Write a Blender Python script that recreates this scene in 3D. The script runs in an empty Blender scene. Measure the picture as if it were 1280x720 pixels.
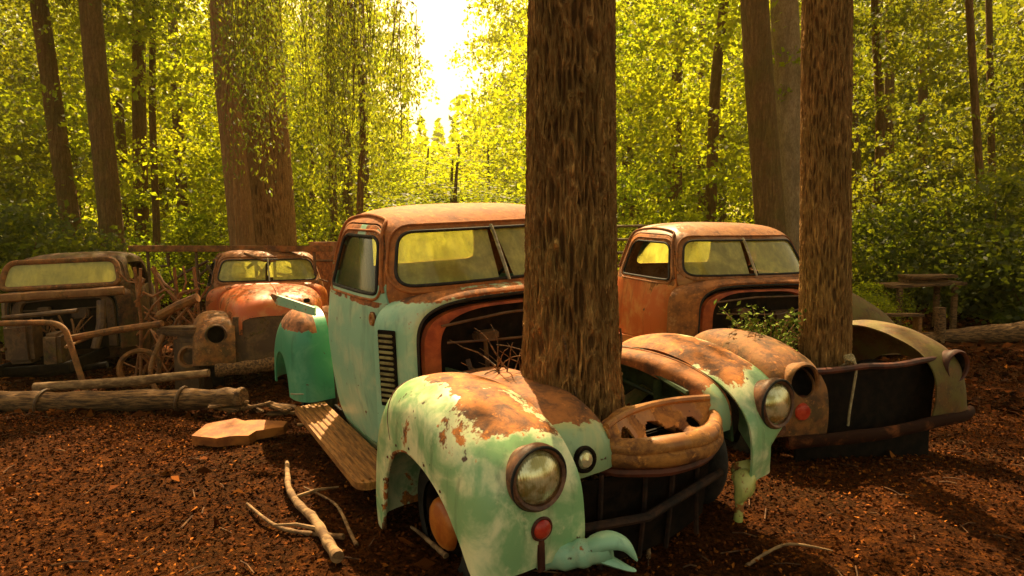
import bpy, bmesh, math, random
import numpy as np
from mathutils import Vector, Matrix, noise
from mathutils.bvhtree import BVHTree

random.seed(7); RNG = np.random.default_rng(7)
scene = bpy.context.scene
C = scene.collection
R_ = math.radians

# ------------------------------------------------------------------ materials
def new_mat(name):
    m = bpy.data.materials.new(name); m.use_nodes = True
    nt = m.node_tree; nt.nodes.clear()
    out = nt.nodes.new('ShaderNodeOutputMaterial')
    return m, nt, out

def N(nt, typ, **kw):
    n = nt.nodes.new(typ)
    for k, v in kw.items():
        if k in n.inputs.keys():
            if isinstance(v, bpy.types.NodeSocket): nt.links.new(v, n.inputs[k])
            else: n.inputs[k].default_value = v
        else: setattr(n, k, v)
    return n

def L(nt, a, b): nt.links.new(a, b)
def rgb(c): return (c[0], c[1], c[2], 1)

def mapr(nt, v, a, b, c=0., d=1., smooth=True):
    n = nt.nodes.new('ShaderNodeMapRange')
    if smooth: n.interpolation_type = 'SMOOTHSTEP'
    L(nt, v, n.inputs[0])
    n.inputs[1].default_value = a; n.inputs[2].default_value = b
    n.inputs[3].default_value = c; n.inputs[4].default_value = d
    return n.outputs[0]

def mixc(nt, f, a, b, blend='MIX'):
    n = nt.nodes.new('ShaderNodeMix'); n.data_type = 'RGBA'; n.blend_type = blend
    if isinstance(f, (int, float)): n.inputs[0].default_value = f
    else: L(nt, f, n.inputs[0])
    for i, v in ((6, a), (7, b)):
        if isinstance(v, bpy.types.NodeSocket): L(nt, v, n.inputs[i])
        else: n.inputs[i].default_value = rgb(v)
    return n.outputs[2]

def math_(nt, op, a, b=0.):
    n = nt.nodes.new('ShaderNodeMath'); n.operation = op
    for i, v in ((0, a), (1, b)):
        if isinstance(v, bpy.types.NodeSocket): L(nt, v, n.inputs[i])
        else: n.inputs[i].default_value = v
    return n.outputs[0]

def coords(nt, scale=(1, 1, 1), off=(0, 0, 0)):
    tc = nt.nodes.new('ShaderNodeTexCoord')
    mp = nt.nodes.new('ShaderNodeMapping')
    mp.inputs['Scale'].default_value = scale; mp.inputs['Location'].default_value = off
    L(nt, tc.outputs['Object'], mp.inputs['Vector'])
    return mp.outputs[0]

def noise_(nt, vec, scale, detail=5., rough=.6, dist=0.):
    n = nt.nodes.new('ShaderNodeTexNoise')
    n.inputs['Scale'].default_value = scale; n.inputs['Detail'].default_value = detail
    n.inputs['Roughness'].default_value = rough; n.inputs['Distortion'].default_value = dist
    L(nt, vec, n.inputs['Vector'])
    return n.outputs[0]

def bump(nt, h, strength, dist):
    b = nt.nodes.new('ShaderNodeBump'); b.inputs['Strength'].default_value = strength
    b.inputs['Distance'].default_value = dist; L(nt, h, b.inputs['Height'])
    return b.outputs[0]

def mat_paint(name, paint, pale, rust=(.42, .13, .03), rustd=(.09, .035, .015), seed=0., thr=.66, rough=.38,
              pale_thr=.56, moss=0.):
    """weathered enamel over rust; vertex attribute 'rust' says where the paint has gone"""
    m, nt, out = new_mat(name)
    v = coords(nt, off=(seed, seed * .7, seed * 1.3))
    at = nt.nodes.new('ShaderNodeAttribute'); at.attribute_name = 'rust'
    big = noise_(nt, v, 3.2, 8., .62, .6)
    fine = noise_(nt, v, 26., 6., .65)
    vs = coords(nt, scale=(9, 9, 1.1), off=(seed, 0, 0))
    streak = noise_(nt, vs, 2.2, 5., .6)
    base = math_(nt, 'ADD', big, math_(nt, 'MULTIPLY', math_(nt, 'SUBTRACT', fine, .5), .35))
    f = math_(nt, 'ADD', base, math_(nt, 'MULTIPLY', at.outputs['Fac'], .42))
    rf = mapr(nt, f, thr - .015, thr + .03)
    edge = mapr(nt, f, thr - .09, thr)
    pc = mixc(nt, mapr(nt, noise_(nt, v, 4.5, 7., .6, .4), pale_thr - .1, pale_thr + .12), paint, pale)
    pc = mixc(nt, math_(nt, 'MULTIPLY', mapr(nt, streak, .52, .75), .55), pc, tuple(c * .45 for c in paint))
    pc = mixc(nt, math_(nt, 'MULTIPLY', edge, .55), pc, pale)
    rc = mixc(nt, mapr(nt, noise_(nt, v, 9., 9., .7, .3), .34, .66), rustd, rust)
    rc = mixc(nt, mapr(nt, fine, .56, .72), rc, tuple(min(1, c * 1.5) for c in rust))
    chips = mapr(nt, noise_(nt, v, 17., 3., .5), .70, .74)
    pc = mixc(nt, chips, pc, rustd)
    if moss:
        rc = mixc(nt, math_(nt, 'MULTIPLY', mapr(nt, noise_(nt, v, 5., 8., .7), .42, .62), moss), rc, (.15, .115, .02))
    col = mixc(nt, rf, pc, rc)
    b = N(nt, 'ShaderNodeBsdfPrincipled')
    L(nt, col, b.inputs['Base Color'])
    L(nt, mapr(nt, rf, 0, 1, rough, .8), b.inputs['Roughness'])
    b.inputs['Specular IOR Level'].default_value = .5
    h = math_(nt, 'ADD', math_(nt, 'MULTIPLY', rf, -.5), math_(nt, 'MULTIPLY', fine, math_(nt, 'ADD', .15, rf)))
    L(nt, bump(nt, h, .55, .006), b.inputs['Normal'])
    L(nt, b.outputs[0], out.inputs[0])
    return m

def mat_plain(name, c1, c2, scale=12., rough=.8, bmp=.4, bd=.006, stretch=(1, 1, 1), metal=0., spec=.4, lo=.38, hi=.64):
    m, nt, out = new_mat(name)
    v = coords(nt, scale=stretch)
    n1 = noise_(nt, v, scale, 8., .65, .3)
    b = N(nt, 'ShaderNodeBsdfPrincipled')
    L(nt, mixc(nt, mapr(nt, n1, lo, hi), c1, c2), b.inputs['Base Color'])
    b.inputs['Roughness'].default_value = rough; b.inputs['Metallic'].default_value = metal
    b.inputs['Specular IOR Level'].default_value = spec
    L(nt, bump(nt, n1, bmp, bd), b.inputs['Normal'])
    L(nt, b.outputs[0], out.inputs[0])
    return m

def mat_bark(name, c1, c2, k=14., kz=.16, bd=.03, moss=(.10, .09, .02), mossf=.35, near=False):
    m, nt, out = new_mat(name)
    v = coords(nt, scale=(1, 1, kz))
    # wobble the coordinate so that the furrows wander
    nz = nt.nodes.new('ShaderNodeTexNoise'); nz.inputs['Scale'].default_value = 5.; L(nt, v, nz.inputs['Vector'])
    add = nt.nodes.new('ShaderNodeMixRGB'); add.blend_type = 'LINEAR_LIGHT'; add.inputs[0].default_value = .06
    L(nt, v, add.inputs[1]); L(nt, nz.outputs[1], add.inputs[2])
    vo = nt.nodes.new('ShaderNodeTexVoronoi'); vo.feature = 'DISTANCE_TO_EDGE'; vo.inputs['Scale'].default_value = k
    L(nt, add.outputs[0], vo.inputs['Vector'])
    fur = noise_(nt, coords(nt, scale=(1, 1, kz * .55)), k * 1.5, 5., .6, .4)
    ridge = math_(nt, 'ADD', math_(nt, 'MULTIPLY', mapr(nt, vo.outputs[0], 0., .22), .35), math_(nt, 'MULTIPLY', mapr(nt, fur, .38, .60), .65))
    fn = noise_(nt, coords(nt, scale=(1, 1, .4)), 40., 6., .7)
    big = noise_(nt, coords(nt), 1.6, 4., .6)
    col = mixc(nt, mapr(nt, fn, .3, .7), c1, c2)
    col = mixc(nt, math_(nt, 'MULTIPLY', mapr(nt, big, .45, .65), mossf), col, moss)
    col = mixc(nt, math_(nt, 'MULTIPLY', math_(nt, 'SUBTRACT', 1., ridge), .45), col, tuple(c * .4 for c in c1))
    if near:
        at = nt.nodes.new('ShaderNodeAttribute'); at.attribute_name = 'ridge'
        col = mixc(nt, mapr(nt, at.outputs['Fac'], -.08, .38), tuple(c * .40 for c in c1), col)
    b = N(nt, 'ShaderNodeBsdfPrincipled'); L(nt, col, b.inputs['Base Color'])
    b.inputs['Roughness'].default_value = .9; b.inputs['Specular IOR Level'].default_value = .25
    h = math_(nt, 'ADD', ridge, math_(nt, 'MULTIPLY', fn, .35))
    L(nt, bump(nt, h, 1., bd), b.inputs['Normal'])
    L(nt, b.outputs[0], out.inputs[0])
    return m

def mat_leaf(name, dif, trans, wt=.55):
    m, nt, out = new_mat(name)
    at = nt.nodes.new('ShaderNodeAttribute'); at.attribute_name = 'tint'
    oi = nt.nodes.new('ShaderNodeObjectInfo')
    t = math_(nt, 'ADD', math_(nt, 'MULTIPLY', at.outputs['Fac'], .75), math_(nt, 'MULTIPLY', oi.outputs['Random'], .25))
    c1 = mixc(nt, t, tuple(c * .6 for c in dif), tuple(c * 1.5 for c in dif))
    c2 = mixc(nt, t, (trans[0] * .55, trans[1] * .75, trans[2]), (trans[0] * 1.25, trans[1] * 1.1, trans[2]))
    d = nt.nodes.new('ShaderNodeBsdfPrincipled'); L(nt, c1, d.inputs['Base Color']); d.inputs['Roughness'].default_value = .55
    tr = nt.nodes.new('ShaderNodeBsdfTranslucent'); L(nt, c2, tr.inputs[0])
    mx = nt.nodes.new('ShaderNodeMixShader'); mx.inputs[0].default_value = wt
    L(nt, d.outputs[0], mx.inputs[1]); L(nt, tr.outputs[0], mx.inputs[2]); L(nt, mx.outputs[0], out.inputs[0])
    return m

def mat_glass(name, film, trans=.5, seed=0.):
    m, nt, out = new_mat(name)
    v = coords(nt, off=(seed, 0, 0))
    n1 = noise_(nt, v, 3.5, 7., .65, .8)
    vs = noise_(nt, coords(nt, scale=(6, 6, 1)), 3., 5., .6)
    dirt = mapr(nt, math_(nt, 'ADD', math_(nt, 'MULTIPLY', n1, .6), math_(nt, 'MULTIPLY', vs, .4)), .36, .66, 1 - trans - .18, 1 - trans + .22)
    tp = nt.nodes.new('ShaderNodeBsdfTransparent'); tp.inputs[0].default_value = (.85, .86, .62, 1)
    df = nt.nodes.new('ShaderNodeBsdfDiffuse'); df.inputs[0].default_value = rgb(film)
    tl = nt.nodes.new('ShaderNodeBsdfTranslucent'); tl.inputs[0].default_value = (film[0] * 1.6, film[1] * 1.6, film[2], 1)
    m1 = nt.nodes.new('ShaderNodeMixShader'); m1.inputs[0].default_value = .38
    L(nt, df.outputs[0], m1.inputs[1]); L(nt, tl.outputs[0], m1.inputs[2])
    m2 = nt.nodes.new('ShaderNodeMixShader'); L(nt, dirt, m2.inputs[0])
    L(nt, tp.outputs[0], m2.inputs[1]); L(nt, m1.outputs[0], m2.inputs[2])
    gl = nt.nodes.new('ShaderNodeBsdfGlossy'); gl.inputs['Roughness'].default_value = .12
    fr = nt.nodes.new('ShaderNodeFresnel'); fr.inputs[0].default_value = 1.45
    m3 = nt.nodes.new('ShaderNodeMixShader'); L(nt, math_(nt, 'MULTIPLY', fr.outputs[0], 1.4), m3.inputs[0])
    L(nt, m2.outputs[0], m3.inputs[1]); L(nt, gl.outputs[0], m3.inputs[2])
    L(nt, m3.outputs[0], out.inputs[0])
    return m

def mat_ground():
    m, nt, out = new_mat('forest_soil')
    v = coords(nt)
    n1 = noise_(nt, v, 38., 10., .75, .4); n2 = noise_(nt, v, .9, 5., .6); n3 = noise_(nt, v, 9., 6., .7)
    col = mixc(nt, mapr(nt, n1, .35, .68), (.016, .005, .001), (.12, .035, .006))
    col = mixc(nt, math_(nt, 'MULTIPLY', mapr(nt, n3, .5, .7), .5), col, (.28, .085, .014))
    col = mixc(nt, math_(nt, 'MULTIPLY', mapr(nt, n2, .5, .7), .35), col, (.05, .03, .01))
    b = N(nt, 'ShaderNodeBsdfPrincipled'); L(nt, col, b.inputs['Base Color'])
    b.inputs['Roughness'].default_value = .95; b.inputs['Specular IOR Level'].default_value = .05
    L(nt, bump(nt, math_(nt, 'ADD', n1, math_(nt, 'MULTIPLY', n3, .8)), 1., .05), b.inputs['Normal'])
    L(nt, b.outputs[0], out.inputs[0])
    return m

def mat_litter(name, dark, mid, light):
    m, nt, out = new_mat(name)
    at = nt.nodes.new('ShaderNodeAttribute'); at.attribute_name = 'tint'
    c = mixc(nt, mapr(nt, at.outputs['Fac'], 0, .6, smooth=False), dark, mid)
    c = mixc(nt, mapr(nt, at.outputs['Fac'], .6, 1., smooth=False), c, light)
    b = N(nt, 'ShaderNodeBsdfPrincipled'); L(nt, c, b.inputs['Base Color']); b.inputs['Roughness'].default_value = .9; b.inputs['Specular IOR Level'].default_value = .08
    L(nt, b.outputs[0], out.inputs[0])
    return m

MAT = {}
MAT['mint'] = mat_paint('mint_enamel', (.31, .56, .38), (.50, .64, .42), rust=(.50, .16, .035), seed=3.1)
MAT['mint_fender'] = mat_paint('pale_patched_mint_enamel', (.27, .47, .21), (.84, .82, .48), rust=(.58, .19, .03), seed=3.1, pale_thr=.53, rough=.3)  # pale patches brightened to carry the fender's white highlights
MAT['mint_cab'] = mat_paint('cab_roof_rust_on_mint', (.21, .40, .20), (.46, .46, .22), rust=(.48, .15, .028), rustd=(.22, .065, .015), seed=3.4, rough=.38)
MAT['mint_yellow'] = mat_paint('yellowed_mint_enamel', (.36, .42, .10), (.62, .58, .18), rust=(.45, .16, .03), seed=1.1, pale_thr=.5)
MAT['bumper'] = mat_plain('patchy_bumper_rust', (.03, .010, .005), (.20, .06, .018), 7., .85, spec=.1, lo=.50, hi=.70)
MAT['core_iron'] = mat_plain('dark_rusty_iron', (.010, .004, .002), (.055, .020, .008), 12., .8)
MAT['twig'] = mat_plain('dark_twig_wood', (.05, .018, .006), (.17, .075, .025), 12., .9)
MAT['brass'] = mat_plain('dull_yellow_louvre', (.16, .12, .035), (.34, .28, .10), 16., .5)
MAT['dring'] = mat_plain('brown_lamp_ring', (.08, .03, .015), (.24, .10, .045), 16., .5)
MAT['mint_deep'] = mat_paint('deep_green_enamel', (.05, .30, .17), (.13, .40, .24), rust=(.50, .18, .07), seed=5.3, thr=.70)
MAT['mint_rust'] = mat_paint('rust_over_mint_enamel', (.30, .42, .22), (.55, .50, .22), rust=(.42, .14, .03), seed=1.7)
MAT['orange'] = mat_paint('orange_rust_enamel', (.55, .11, .015), (.62, .24, .06), rust=(.36, .12, .025), seed=8.2, thr=.64, rough=.5)
MAT['orange_hood'] = mat_paint('orange_bonnet_enamel', (.55, .10, .015), (.60, .20, .05), rust=(.32, .09, .02), seed=2.2, thr=.66, rough=.45)
MAT['roof_rust'] = mat_paint('brown_roof_rust', (.24, .085, .025), (.38, .16, .055), rust=(.36, .125, .03), rustd=(.12, .04, .012), seed=9.2, thr=.56, rough=.5)
MAT['brown'] = mat_paint('brown_rust', (.075, .032, .012), (.17, .085, .03), rust=(.16, .06, .018), rustd=(.025, .010, .005), seed=4.4, thr=.56, rough=.6, moss=.5)
MAT['crust'] = mat_paint('ochre_crusted_rust', (.22, .085, .022), (.34, .16, .05), rust=(.34, .12, .025), rustd=(.08, .03, .010), seed=6.4, thr=.55, rough=.7, moss=.25)
MAT['ochre'] = mat_paint('mossy_ochre_metal', (.12, .07, .018), (.19, .11, .03), rust=(.17, .075, .016), rustd=(.09, .05, .015), seed=7.7, thr=.6, rough=.7, moss=.9)
MAT['bowl'] = mat_paint('golden_brown_rust', (.30, .105, .02), (.46, .19, .04), rust=(.52, .21, .04), rustd=(.10, .03, .010), seed=12.4, thr=.55, rough=.45)
MAT['dark'] = mat_plain('near_black_iron', (.004, .0025, .0015), (.016, .008, .004), 14., .8, spec=.15)  # darkness of engine bay and interior put into the iron colour
MAT['dark_green'] = mat_plain('dark_green_iron', (.012, .03, .015), (.05, .09, .03), 10., .6)
MAT['red'] = mat_plain('red_rust_panel', (.24, .04, .010), (.48, .11, .025), 7., .55)
MAT['dred'] = mat_plain('dark_red_rust', (.05, .012, .006), (.14, .035, .014), 9., .6)
MAT['rubber'] = mat_plain('old_rubber', (.008, .007, .006), (.028, .022, .018), 20., .75)
MAT['chrome'] = mat_plain('tarnished_chrome', (.30, .24, .15), (.55, .47, .30), 22., .35, .2, .002, metal=.8)
MAT['hub'] = mat_plain('orange_hubcap_paint', (.42, .10, .015), (.62, .20, .03), 8., .4, .3, .003)
MAT['redlamp'] = mat_plain('red_lamp_plastic', (.40, .02, .01), (.60, .07, .03), 12., .3, .2, .002)
MAT['wood'] = mat_plain('weathered_board', (.17, .065, .014), (.42, .18, .04), 7., .7, .7, .006, stretch=(1.2, 9, 4))
MAT['log'] = mat_plain('grey_brown_log', (.05, .022, .008), (.26, .13, .045), 5., .85, .8, .02, stretch=(1.3, 9, 9))
MAT['stick'] = mat_plain('dead_branch_wood', (.12, .06, .025), (.34, .20, .09), 8., .85, .6, .006, stretch=(1, 3, 3))
MAT['slab'] = mat_plain('rusty_sheet', (.20, .055, .010), (.42, .14, .022), 8., .7, .6, .008)
MAT['rope'] = mat_plain('pale_rope', (.28, .20, .10), (.5, .38, .2), 40., .9, .6, .004)
MAT['seat'] = mat_plain('rotten_seat_cloth', (.02, .03, .015), (.07, .08, .035), 8., .9)
MAT['drape'] = mat_plain('mouldy_green_cloth', (.012, .03, .015), (.045, .075, .025), 6., .9, stretch=(6, 6, 1))
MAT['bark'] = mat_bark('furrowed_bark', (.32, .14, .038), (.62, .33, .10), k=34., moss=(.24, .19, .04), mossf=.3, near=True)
MAT['bark_far'] = mat_bark('far_bark', (.20, .10, .03), (.33, .18, .06), k=16., bd=.04, moss=(.16, .13, .02), mossf=.5)
MAT['bark_mid'] = mat_bark('reddish_bark', (.30, .14, .05), (.44, .24, .09), k=18., bd=.03, mossf=.2)
MAT['bark_pale'] = mat_bark('pale_smooth_bark', (.30, .19, .10), (.48, .34, .20), k=5., kz=.5, bd=.01, mossf=.25)
MAT['leaf'] = mat_leaf('beech_leaf', (.085, .105, .010), (.58, .62, .014), .66)
MAT['leaf_dark'] = mat_leaf('dark_green_leaf', (.055, .075, .010), (.32, .34, .012), .55)  # same leaf shader in a darker green
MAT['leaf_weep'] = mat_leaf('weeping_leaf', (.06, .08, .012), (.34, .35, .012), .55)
MAT['glass'] = mat_glass('mossy_film_glass', (.86, .80, .20), .46)
MAT['glass_olive'] = mat_glass('olive_film_glass', (.62, .54, .12), .22, 2.)
MAT['glass_green'] = mat_glass('green_tinted_glass', (.10, .15, .06), .72, 4.)
MAT['lens'] = None
MAT['soil'] = mat_ground()
MAT['litter'] = mat_litter('dry_leaf_litter', (.022, .006, .001), (.14, .036, .005), (.52, .17, .022))
MAT['petal'] = mat_litter('green_sprig_leaf', (.05, .08, .01), (.12, .17, .02), (.25, .30, .05))

def lens_mat():
    m, nt, out = new_mat('headlamp_lens')
    v = coords(nt)
    b = N(nt, 'ShaderNodeBsdfPrincipled')
    n = noise_(nt, v, 14., 6., .6)
    L(nt, mixc(nt, mapr(nt, n, .4, .62), (.42, .34, .10), (.92, .84, .50)), b.inputs['Base Color'])
    b.inputs['Roughness'].default_value = .2; b.inputs['Metallic'].default_value = .6; b.inputs['Coat Weight'].default_value = .8; b.inputs['Coat Roughness'].default_value = .05
    w = nt.nodes.new('ShaderNodeTexWave'); w.bands_direction = 'Y'; w.inputs['Scale'].default_value = 34.; w.inputs['Distortion'].default_value = .2
    L(nt, v, w.inputs['Vector'])
    L(nt, bump(nt, math_(nt, 'ADD', w.outputs[1], n), .22, .003), b.inputs['Normal'])
    L(nt, b.outputs[0], out.inputs[0])
    return m
MAT['lens'] = lens_mat()

# ------------------------------------------------------------------ mesh helpers
def tag(o, label=None, cat=None, group=None, kind=None):
    if label: o['label'] = label
    if cat: o['category'] = cat
    if group: o['group'] = group
    if kind: o['kind'] = kind
    return o

def empty(name, mat=None, loc=None):
    o = bpy.data.objects.new(name, None); C.objects.link(o); o.empty_display_size = .2
    if mat is not None: o.matrix_world = mat
    if loc is not None: o.location = loc
    return o

class MB:
    """collects faces of one part"""
    def __init__(s): s.v = []; s.f = []
    def add(s, vs, fs):
        b = len(s.v); s.v.extend([tuple(map(float, p)) for p in vs]); s.f.extend([tuple(i + b for i in f) for f in fs])
    def grid(s, P, cu=False, cv=False):
        P = np.asarray(P); n, m = P.shape[:2]; vs = P.reshape(-1, 3); fs = []
        for i in range(n if cu else n - 1):
            for j in range(m if cv else m - 1):
                a = i * m + j; b = i * m + (j + 1) % m; c = ((i + 1) % n) * m + (j + 1) % m; d = ((i + 1) % n) * m + j
                fs.append((a, b, c, d))
        s.add(vs, fs)
    def box(s, c, size, bev=.0, rot=None):
        hx, hy, hz = [k / 2 for k in size]
        if bev <= 0:
            vs = [(x, y, z) for x in (-hx, hx) for y in (-hy, hy) for z in (-hz, hz)]
            fs = [(0, 1, 3, 2), (4, 6, 7, 5), (0, 4, 5, 1), (2, 3, 7, 6), (0, 2, 6, 4), (1, 5, 7, 3)]
        else:
            bm = bmesh.new(); bmesh.ops.create_cube(bm, size=1)
            for v in bm.verts: v.co = Vector((v.co.x * size[0], v.co.y * size[1], v.co.z * size[2]))
            bmesh.ops.bevel(bm, geom=list(bm.edges), offset=min(bev, min(size) * .45), segments=2, affect='EDGES')
            bm.verts.index_update()
            vs = [tuple(v.co) for v in bm.verts]; fs = [tuple(v.index for v in f.verts) for f in bm.faces]; bm.free()
        if rot is not None: vs = [tuple(rot @ Vector(v)) for v in vs]
        s.add([(v[0] + c[0], v[1] + c[1], v[2] + c[2]) for v in vs], fs)
    def tube(s, pts, r, n=10, closed=False, flat=1.):
        pts = [Vector(p) for p in pts]; k = len(pts)
        rs = r if hasattr(r, '__len__') else [r] * k
        rows = []; up = Vector((0, 0, 1)); prev = None
        for i, p in enumerate(pts):
            a = pts[(i + 1) % k] if (closed or i < k - 1) else p; b = pts[i - 1] if (closed or i > 0) else p
            t = (a - b).normalized()
            if prev is None:
                q = t.cross(up)
                if q.length < .05: q = t.cross(Vector((1, 0, 0)))
            else: q = prev - t * prev.dot(t)
            q.normalize(); prev = q; w = t.cross(q)
            rows.append([tuple(p + (q * math.cos(2 * math.pi * j / n) + w * math.sin(2 * math.pi * j / n) * flat) * rs[i]) for j in range(n)])
        b0 = len(s.v); s.grid(rows, cu=closed, cv=True)
        if not closed:
            s.f.append(tuple(b0 + j for j in range(n))[::-1]); s.f.append(tuple(b0 + (k - 1) * n + j for j in range(n)))
    def lathe(s, prof, c, axis, n=40):
        """prof: (radius, height along axis)"""
        ax = Vector(axis).normalized(); u = ax.cross(Vector((0, 0, 1)))
        if u.length < .05: u = Vector((1, 0, 0))
        u.normalize(); w = ax.cross(u); c = Vector(c)
        s.grid([[tuple(c + ax * h + (u * math.cos(2 * math.pi * j / n) + w * math.sin(2 * math.pi * j / n)) * max(r, .0004)) for j in range(n)] for r, h in prof], cv=True)
    def prism(s, outline, axis, a, b):
        """closed polygon given in the two other axes, extruded from a to b"""
        n = len(outline)
        def p(o, h):
            if axis == 0: return (h, o[0], o[1])
            if axis == 1: return (o[0], h, o[1])
            return (o[0], o[1], h)
        s.add([p(o, a) for o in outline] + [p(o, b) for o in outline],
              [tuple(range(n))[::-1], tuple(range(n, 2 * n))] + [(i, (i + 1) % n, n + (i + 1) % n, n + i) for i in range(n)])
    def mesh(s, name='m'):
        me = bpy.data.meshes.new(name); me.from_pydata(s.v, [], s.f); me.update(); return me
    def build(s, name, mat, parent=None, smooth=38, mir=False, solid=0., solid_off=0., wob=0., rust=None, sub=0, fix=True):
        me = s.mesh(name)
        return finish(me, name, mat, parent, smooth, mir, solid, solid_off, wob, rust, sub, fix)

def eval_mods(me, mods):
    o = bpy.data.objects.new('tmp', me); C.objects.link(o); extra = []
    for typ, kw in mods:
        md = o.modifiers.new('m', typ)
        for k, v in kw.items():
            if k == 'object' and isinstance(v, bpy.types.Mesh):
                q = bpy.data.objects.new('cut', v); C.objects.link(q); extra.append(q); v = q
            setattr(md, k, v)
    bpy.context.view_layer.update()
    dg = bpy.context.evaluated_depsgraph_get()
    r = bpy.data.meshes.new_from_object(o.evaluated_get(dg))
    bpy.data.objects.remove(o)
    for q in extra: bpy.data.objects.remove(q)
    return r

def finish(me, name, mat, parent=None, smooth=38, mir=False, solid=0., solid_off=0., wob=0., rust=None, sub=0, fix=True):
    mods = []
    if sub: mods.append(('SUBSURF', dict(levels=sub, render_levels=sub)))
    if solid: mods.append(('SOLIDIFY', dict(thickness=solid, offset=solid_off, use_even_offset=False)))
    if fix:
        bm = bmesh.new(); bm.from_mesh(me); bmesh.ops.remove_doubles(bm, verts=bm.verts, dist=1e-5)
        bmesh.ops.recalc_face_normals(bm, faces=bm.faces); bm.to_mesh(me); bm.free()
    if mods: me = eval_mods(me, mods)
    if wob:
        for v in me.vertices:
            n = noise.noise_vector(v.co * 3.1 + Vector((wob * 91, 0, 0))) + noise.noise_vector(v.co * 9.) * .35
            v.co += n * wob
    if rust is not None:
        a = me.attributes.new('rust', 'FLOAT', 'POINT')
        a.data.foreach_set('value', [float(rust(v.co.x, v.co.y, v.co.z)) for v in me.vertices])
    if mir:
        bm = bmesh.new(); bm.from_mesh(me)
        for v in bm.verts: v.co.y = -v.co.y
        bmesh.ops.reverse_faces(bm, faces=bm.faces); bm.to_mesh(me); bm.free()
    me.name = name; me.materials.clear(); me.materials.append(MAT[mat] if isinstance(mat, str) else mat)
    if smooth:
        me.shade_smooth(); me.set_sharp_from_angle(angle=R_(smooth))
    o = bpy.data.objects.new(name, me); C.objects.link(o)
    if parent is not None: o.parent = parent
    return o

def catmull(P, n, closed=False):
    P = np.asarray(P, float); k = len(P)
    ts = np.linspace(0, k if closed else k - 1, n, endpoint=not closed); out = []
    for t in ts:
        i = int(min(math.floor(t), (k - 1) if closed else (k - 2))); f = t - i
        g = (lambda j: P[j % k]) if closed else (lambda j: P[min(max(j, 0), k - 1)])
        a, b, c, d = g(i - 1), g(i), g(i + 1), g(i + 2)
        out.append(.5 * ((2 * b) + (-a + c) * f + (2 * a - 5 * b + 4 * c - d) * f * f + (-a + 3 * b - 3 * c + d) * f ** 3))
    return np.array(out)

def resample(P, n):
    P = np.asarray(P); d = np.r_[0, np.cumsum(np.linalg.norm(np.diff(P, axis=0), axis=1))]
    t = np.linspace(0, d[-1], n)
    return np.stack([np.interp(t, d, P[:, i]) for i in range(P.shape[1])], 1)

def rpoly(pts, r, k=7):
    """polygon with rounded corners; r may be a list"""
    out = []; n = len(pts)
    for i in range(n):
        p = Vector(pts[i]); a = Vector(pts[i - 1]); b = Vector(pts[(i + 1) % n])
        rr = r[i] if hasattr(r, '__len__') else r
        da = (a - p); db = (b - p); rr = min(rr, da.length * .48, db.length * .48)
        s = p + da.normalized() * rr; e = p + db.normalized() * rr
        for j in range(k + 1):
            t = j / k; out.append(tuple((1 - t) ** 2 * s + 2 * t * (1 - t) * p + t * t * e))
    return out

def dense(out, step=.03):
    res = []
    for i in range(len(out)):
        a = Vector(out[i]); b = Vector(out[(i + 1) % len(out)]); k = max(1, int((b - a).length / step))
        for j in range(k): res.append(tuple(a.lerp(b, j / k)))
    return res

# ------------------------------------------------------------------ truck
def clamp(v, a=0., b=1.): return max(a, min(b, v))
def cab_rings(off=0.):
    T = np.array([  # z, xf, xr, w
        (.27, -.82, -1.97, .72), (.40, -.80, -2.0, .76), (.60, -.78, -2.0, .79), (.90, -.76, -2.0, .81), (1.15, -.72, -2.0, .79),
        (1.25, -.69, -2.0, .77), (1.31, -.70, -1.99, .755), (1.45, -.785, -1.95, .72), (1.59, -.875, -1.89, .68),
        (1.66, -.95, -1.84, .63), (1.71, -1.05, -1.75, .53), (1.735, -1.18, -1.62, .38), (1.745, -1.30, -1.50, .2), (1.747, -1.39, -1.41, .03)])
    S = catmull(T, 70); rows = []
    for z, xf, xr, w in S:
        cx = (xf + xr) / 2; a = (xf - xr) / 2 + off; b = w + off; row = []
        for j in range(120):
            th = 2 * math.pi * j / 120; c, s = math.cos(th), math.sin(th); e = 2 / 4.2
            row.append((cx + a * math.copysign(abs(c) ** e, c), b * math.copysign(abs(s) ** e, s), z + off * .5 * max(0, (z - 1.5) * 4)))
        rows.append(row)
    return rows

DOOR = rpoly([(-.815, .34), (-.815, 1.24), (-1.045, 1.635), (-1.64, 1.635), (-1.77, 1.22), (-1.80, .34)], [.06, .25, .10, .12, .3, .16], 8)
DOORWIN = rpoly([(-.90, 1.255), (-1.03, 1.575), (-1.58, 1.575), (-1.66, 1.245)], [.05, .08, .10, .06], 8)
WS = rpoly([(-.665, 1.305), (.665, 1.305), (.575, 1.60), (-.575, 1.60)], [.10, .10, .09, .09], 8)
RW = rpoly([(-.46, 1.31), (.46, 1.31), (.42, 1.57), (-.42, 1.57)], .08, 8)

def grow(out, d):
    c = Vector((sum(p[0] for p in out) / len(out), sum(p[1] for p in out) / len(out))); n = len(out); res = []
    for i in range(n):
        t = Vector(out[(i + 1) % n]) - Vector(out[i - 1])
        nn = Vector((t.y, -t.x)).normalized(); p = Vector(out[i])
        if nn.dot(p - c) < 0: nn = -nn
        res.append(tuple(p + nn * d))
    return res

def cast_patch(bvh, outline, axis, sgn, off, rings=9):
    """follow the body surface inside an outline"""
    c = Vector((sum(p[0] for p in outline) / len(outline), sum(p[1] for p in outline) / len(outline)))
    P = []
    for k in range(rings + 1):
        row = []
        for o in outline:
            q = c.lerp(Vector(o), k / rings if k else 1e-3)
            row.append(cast(bvh, q, axis, sgn, off))
        P.append(row)
    return P

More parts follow.
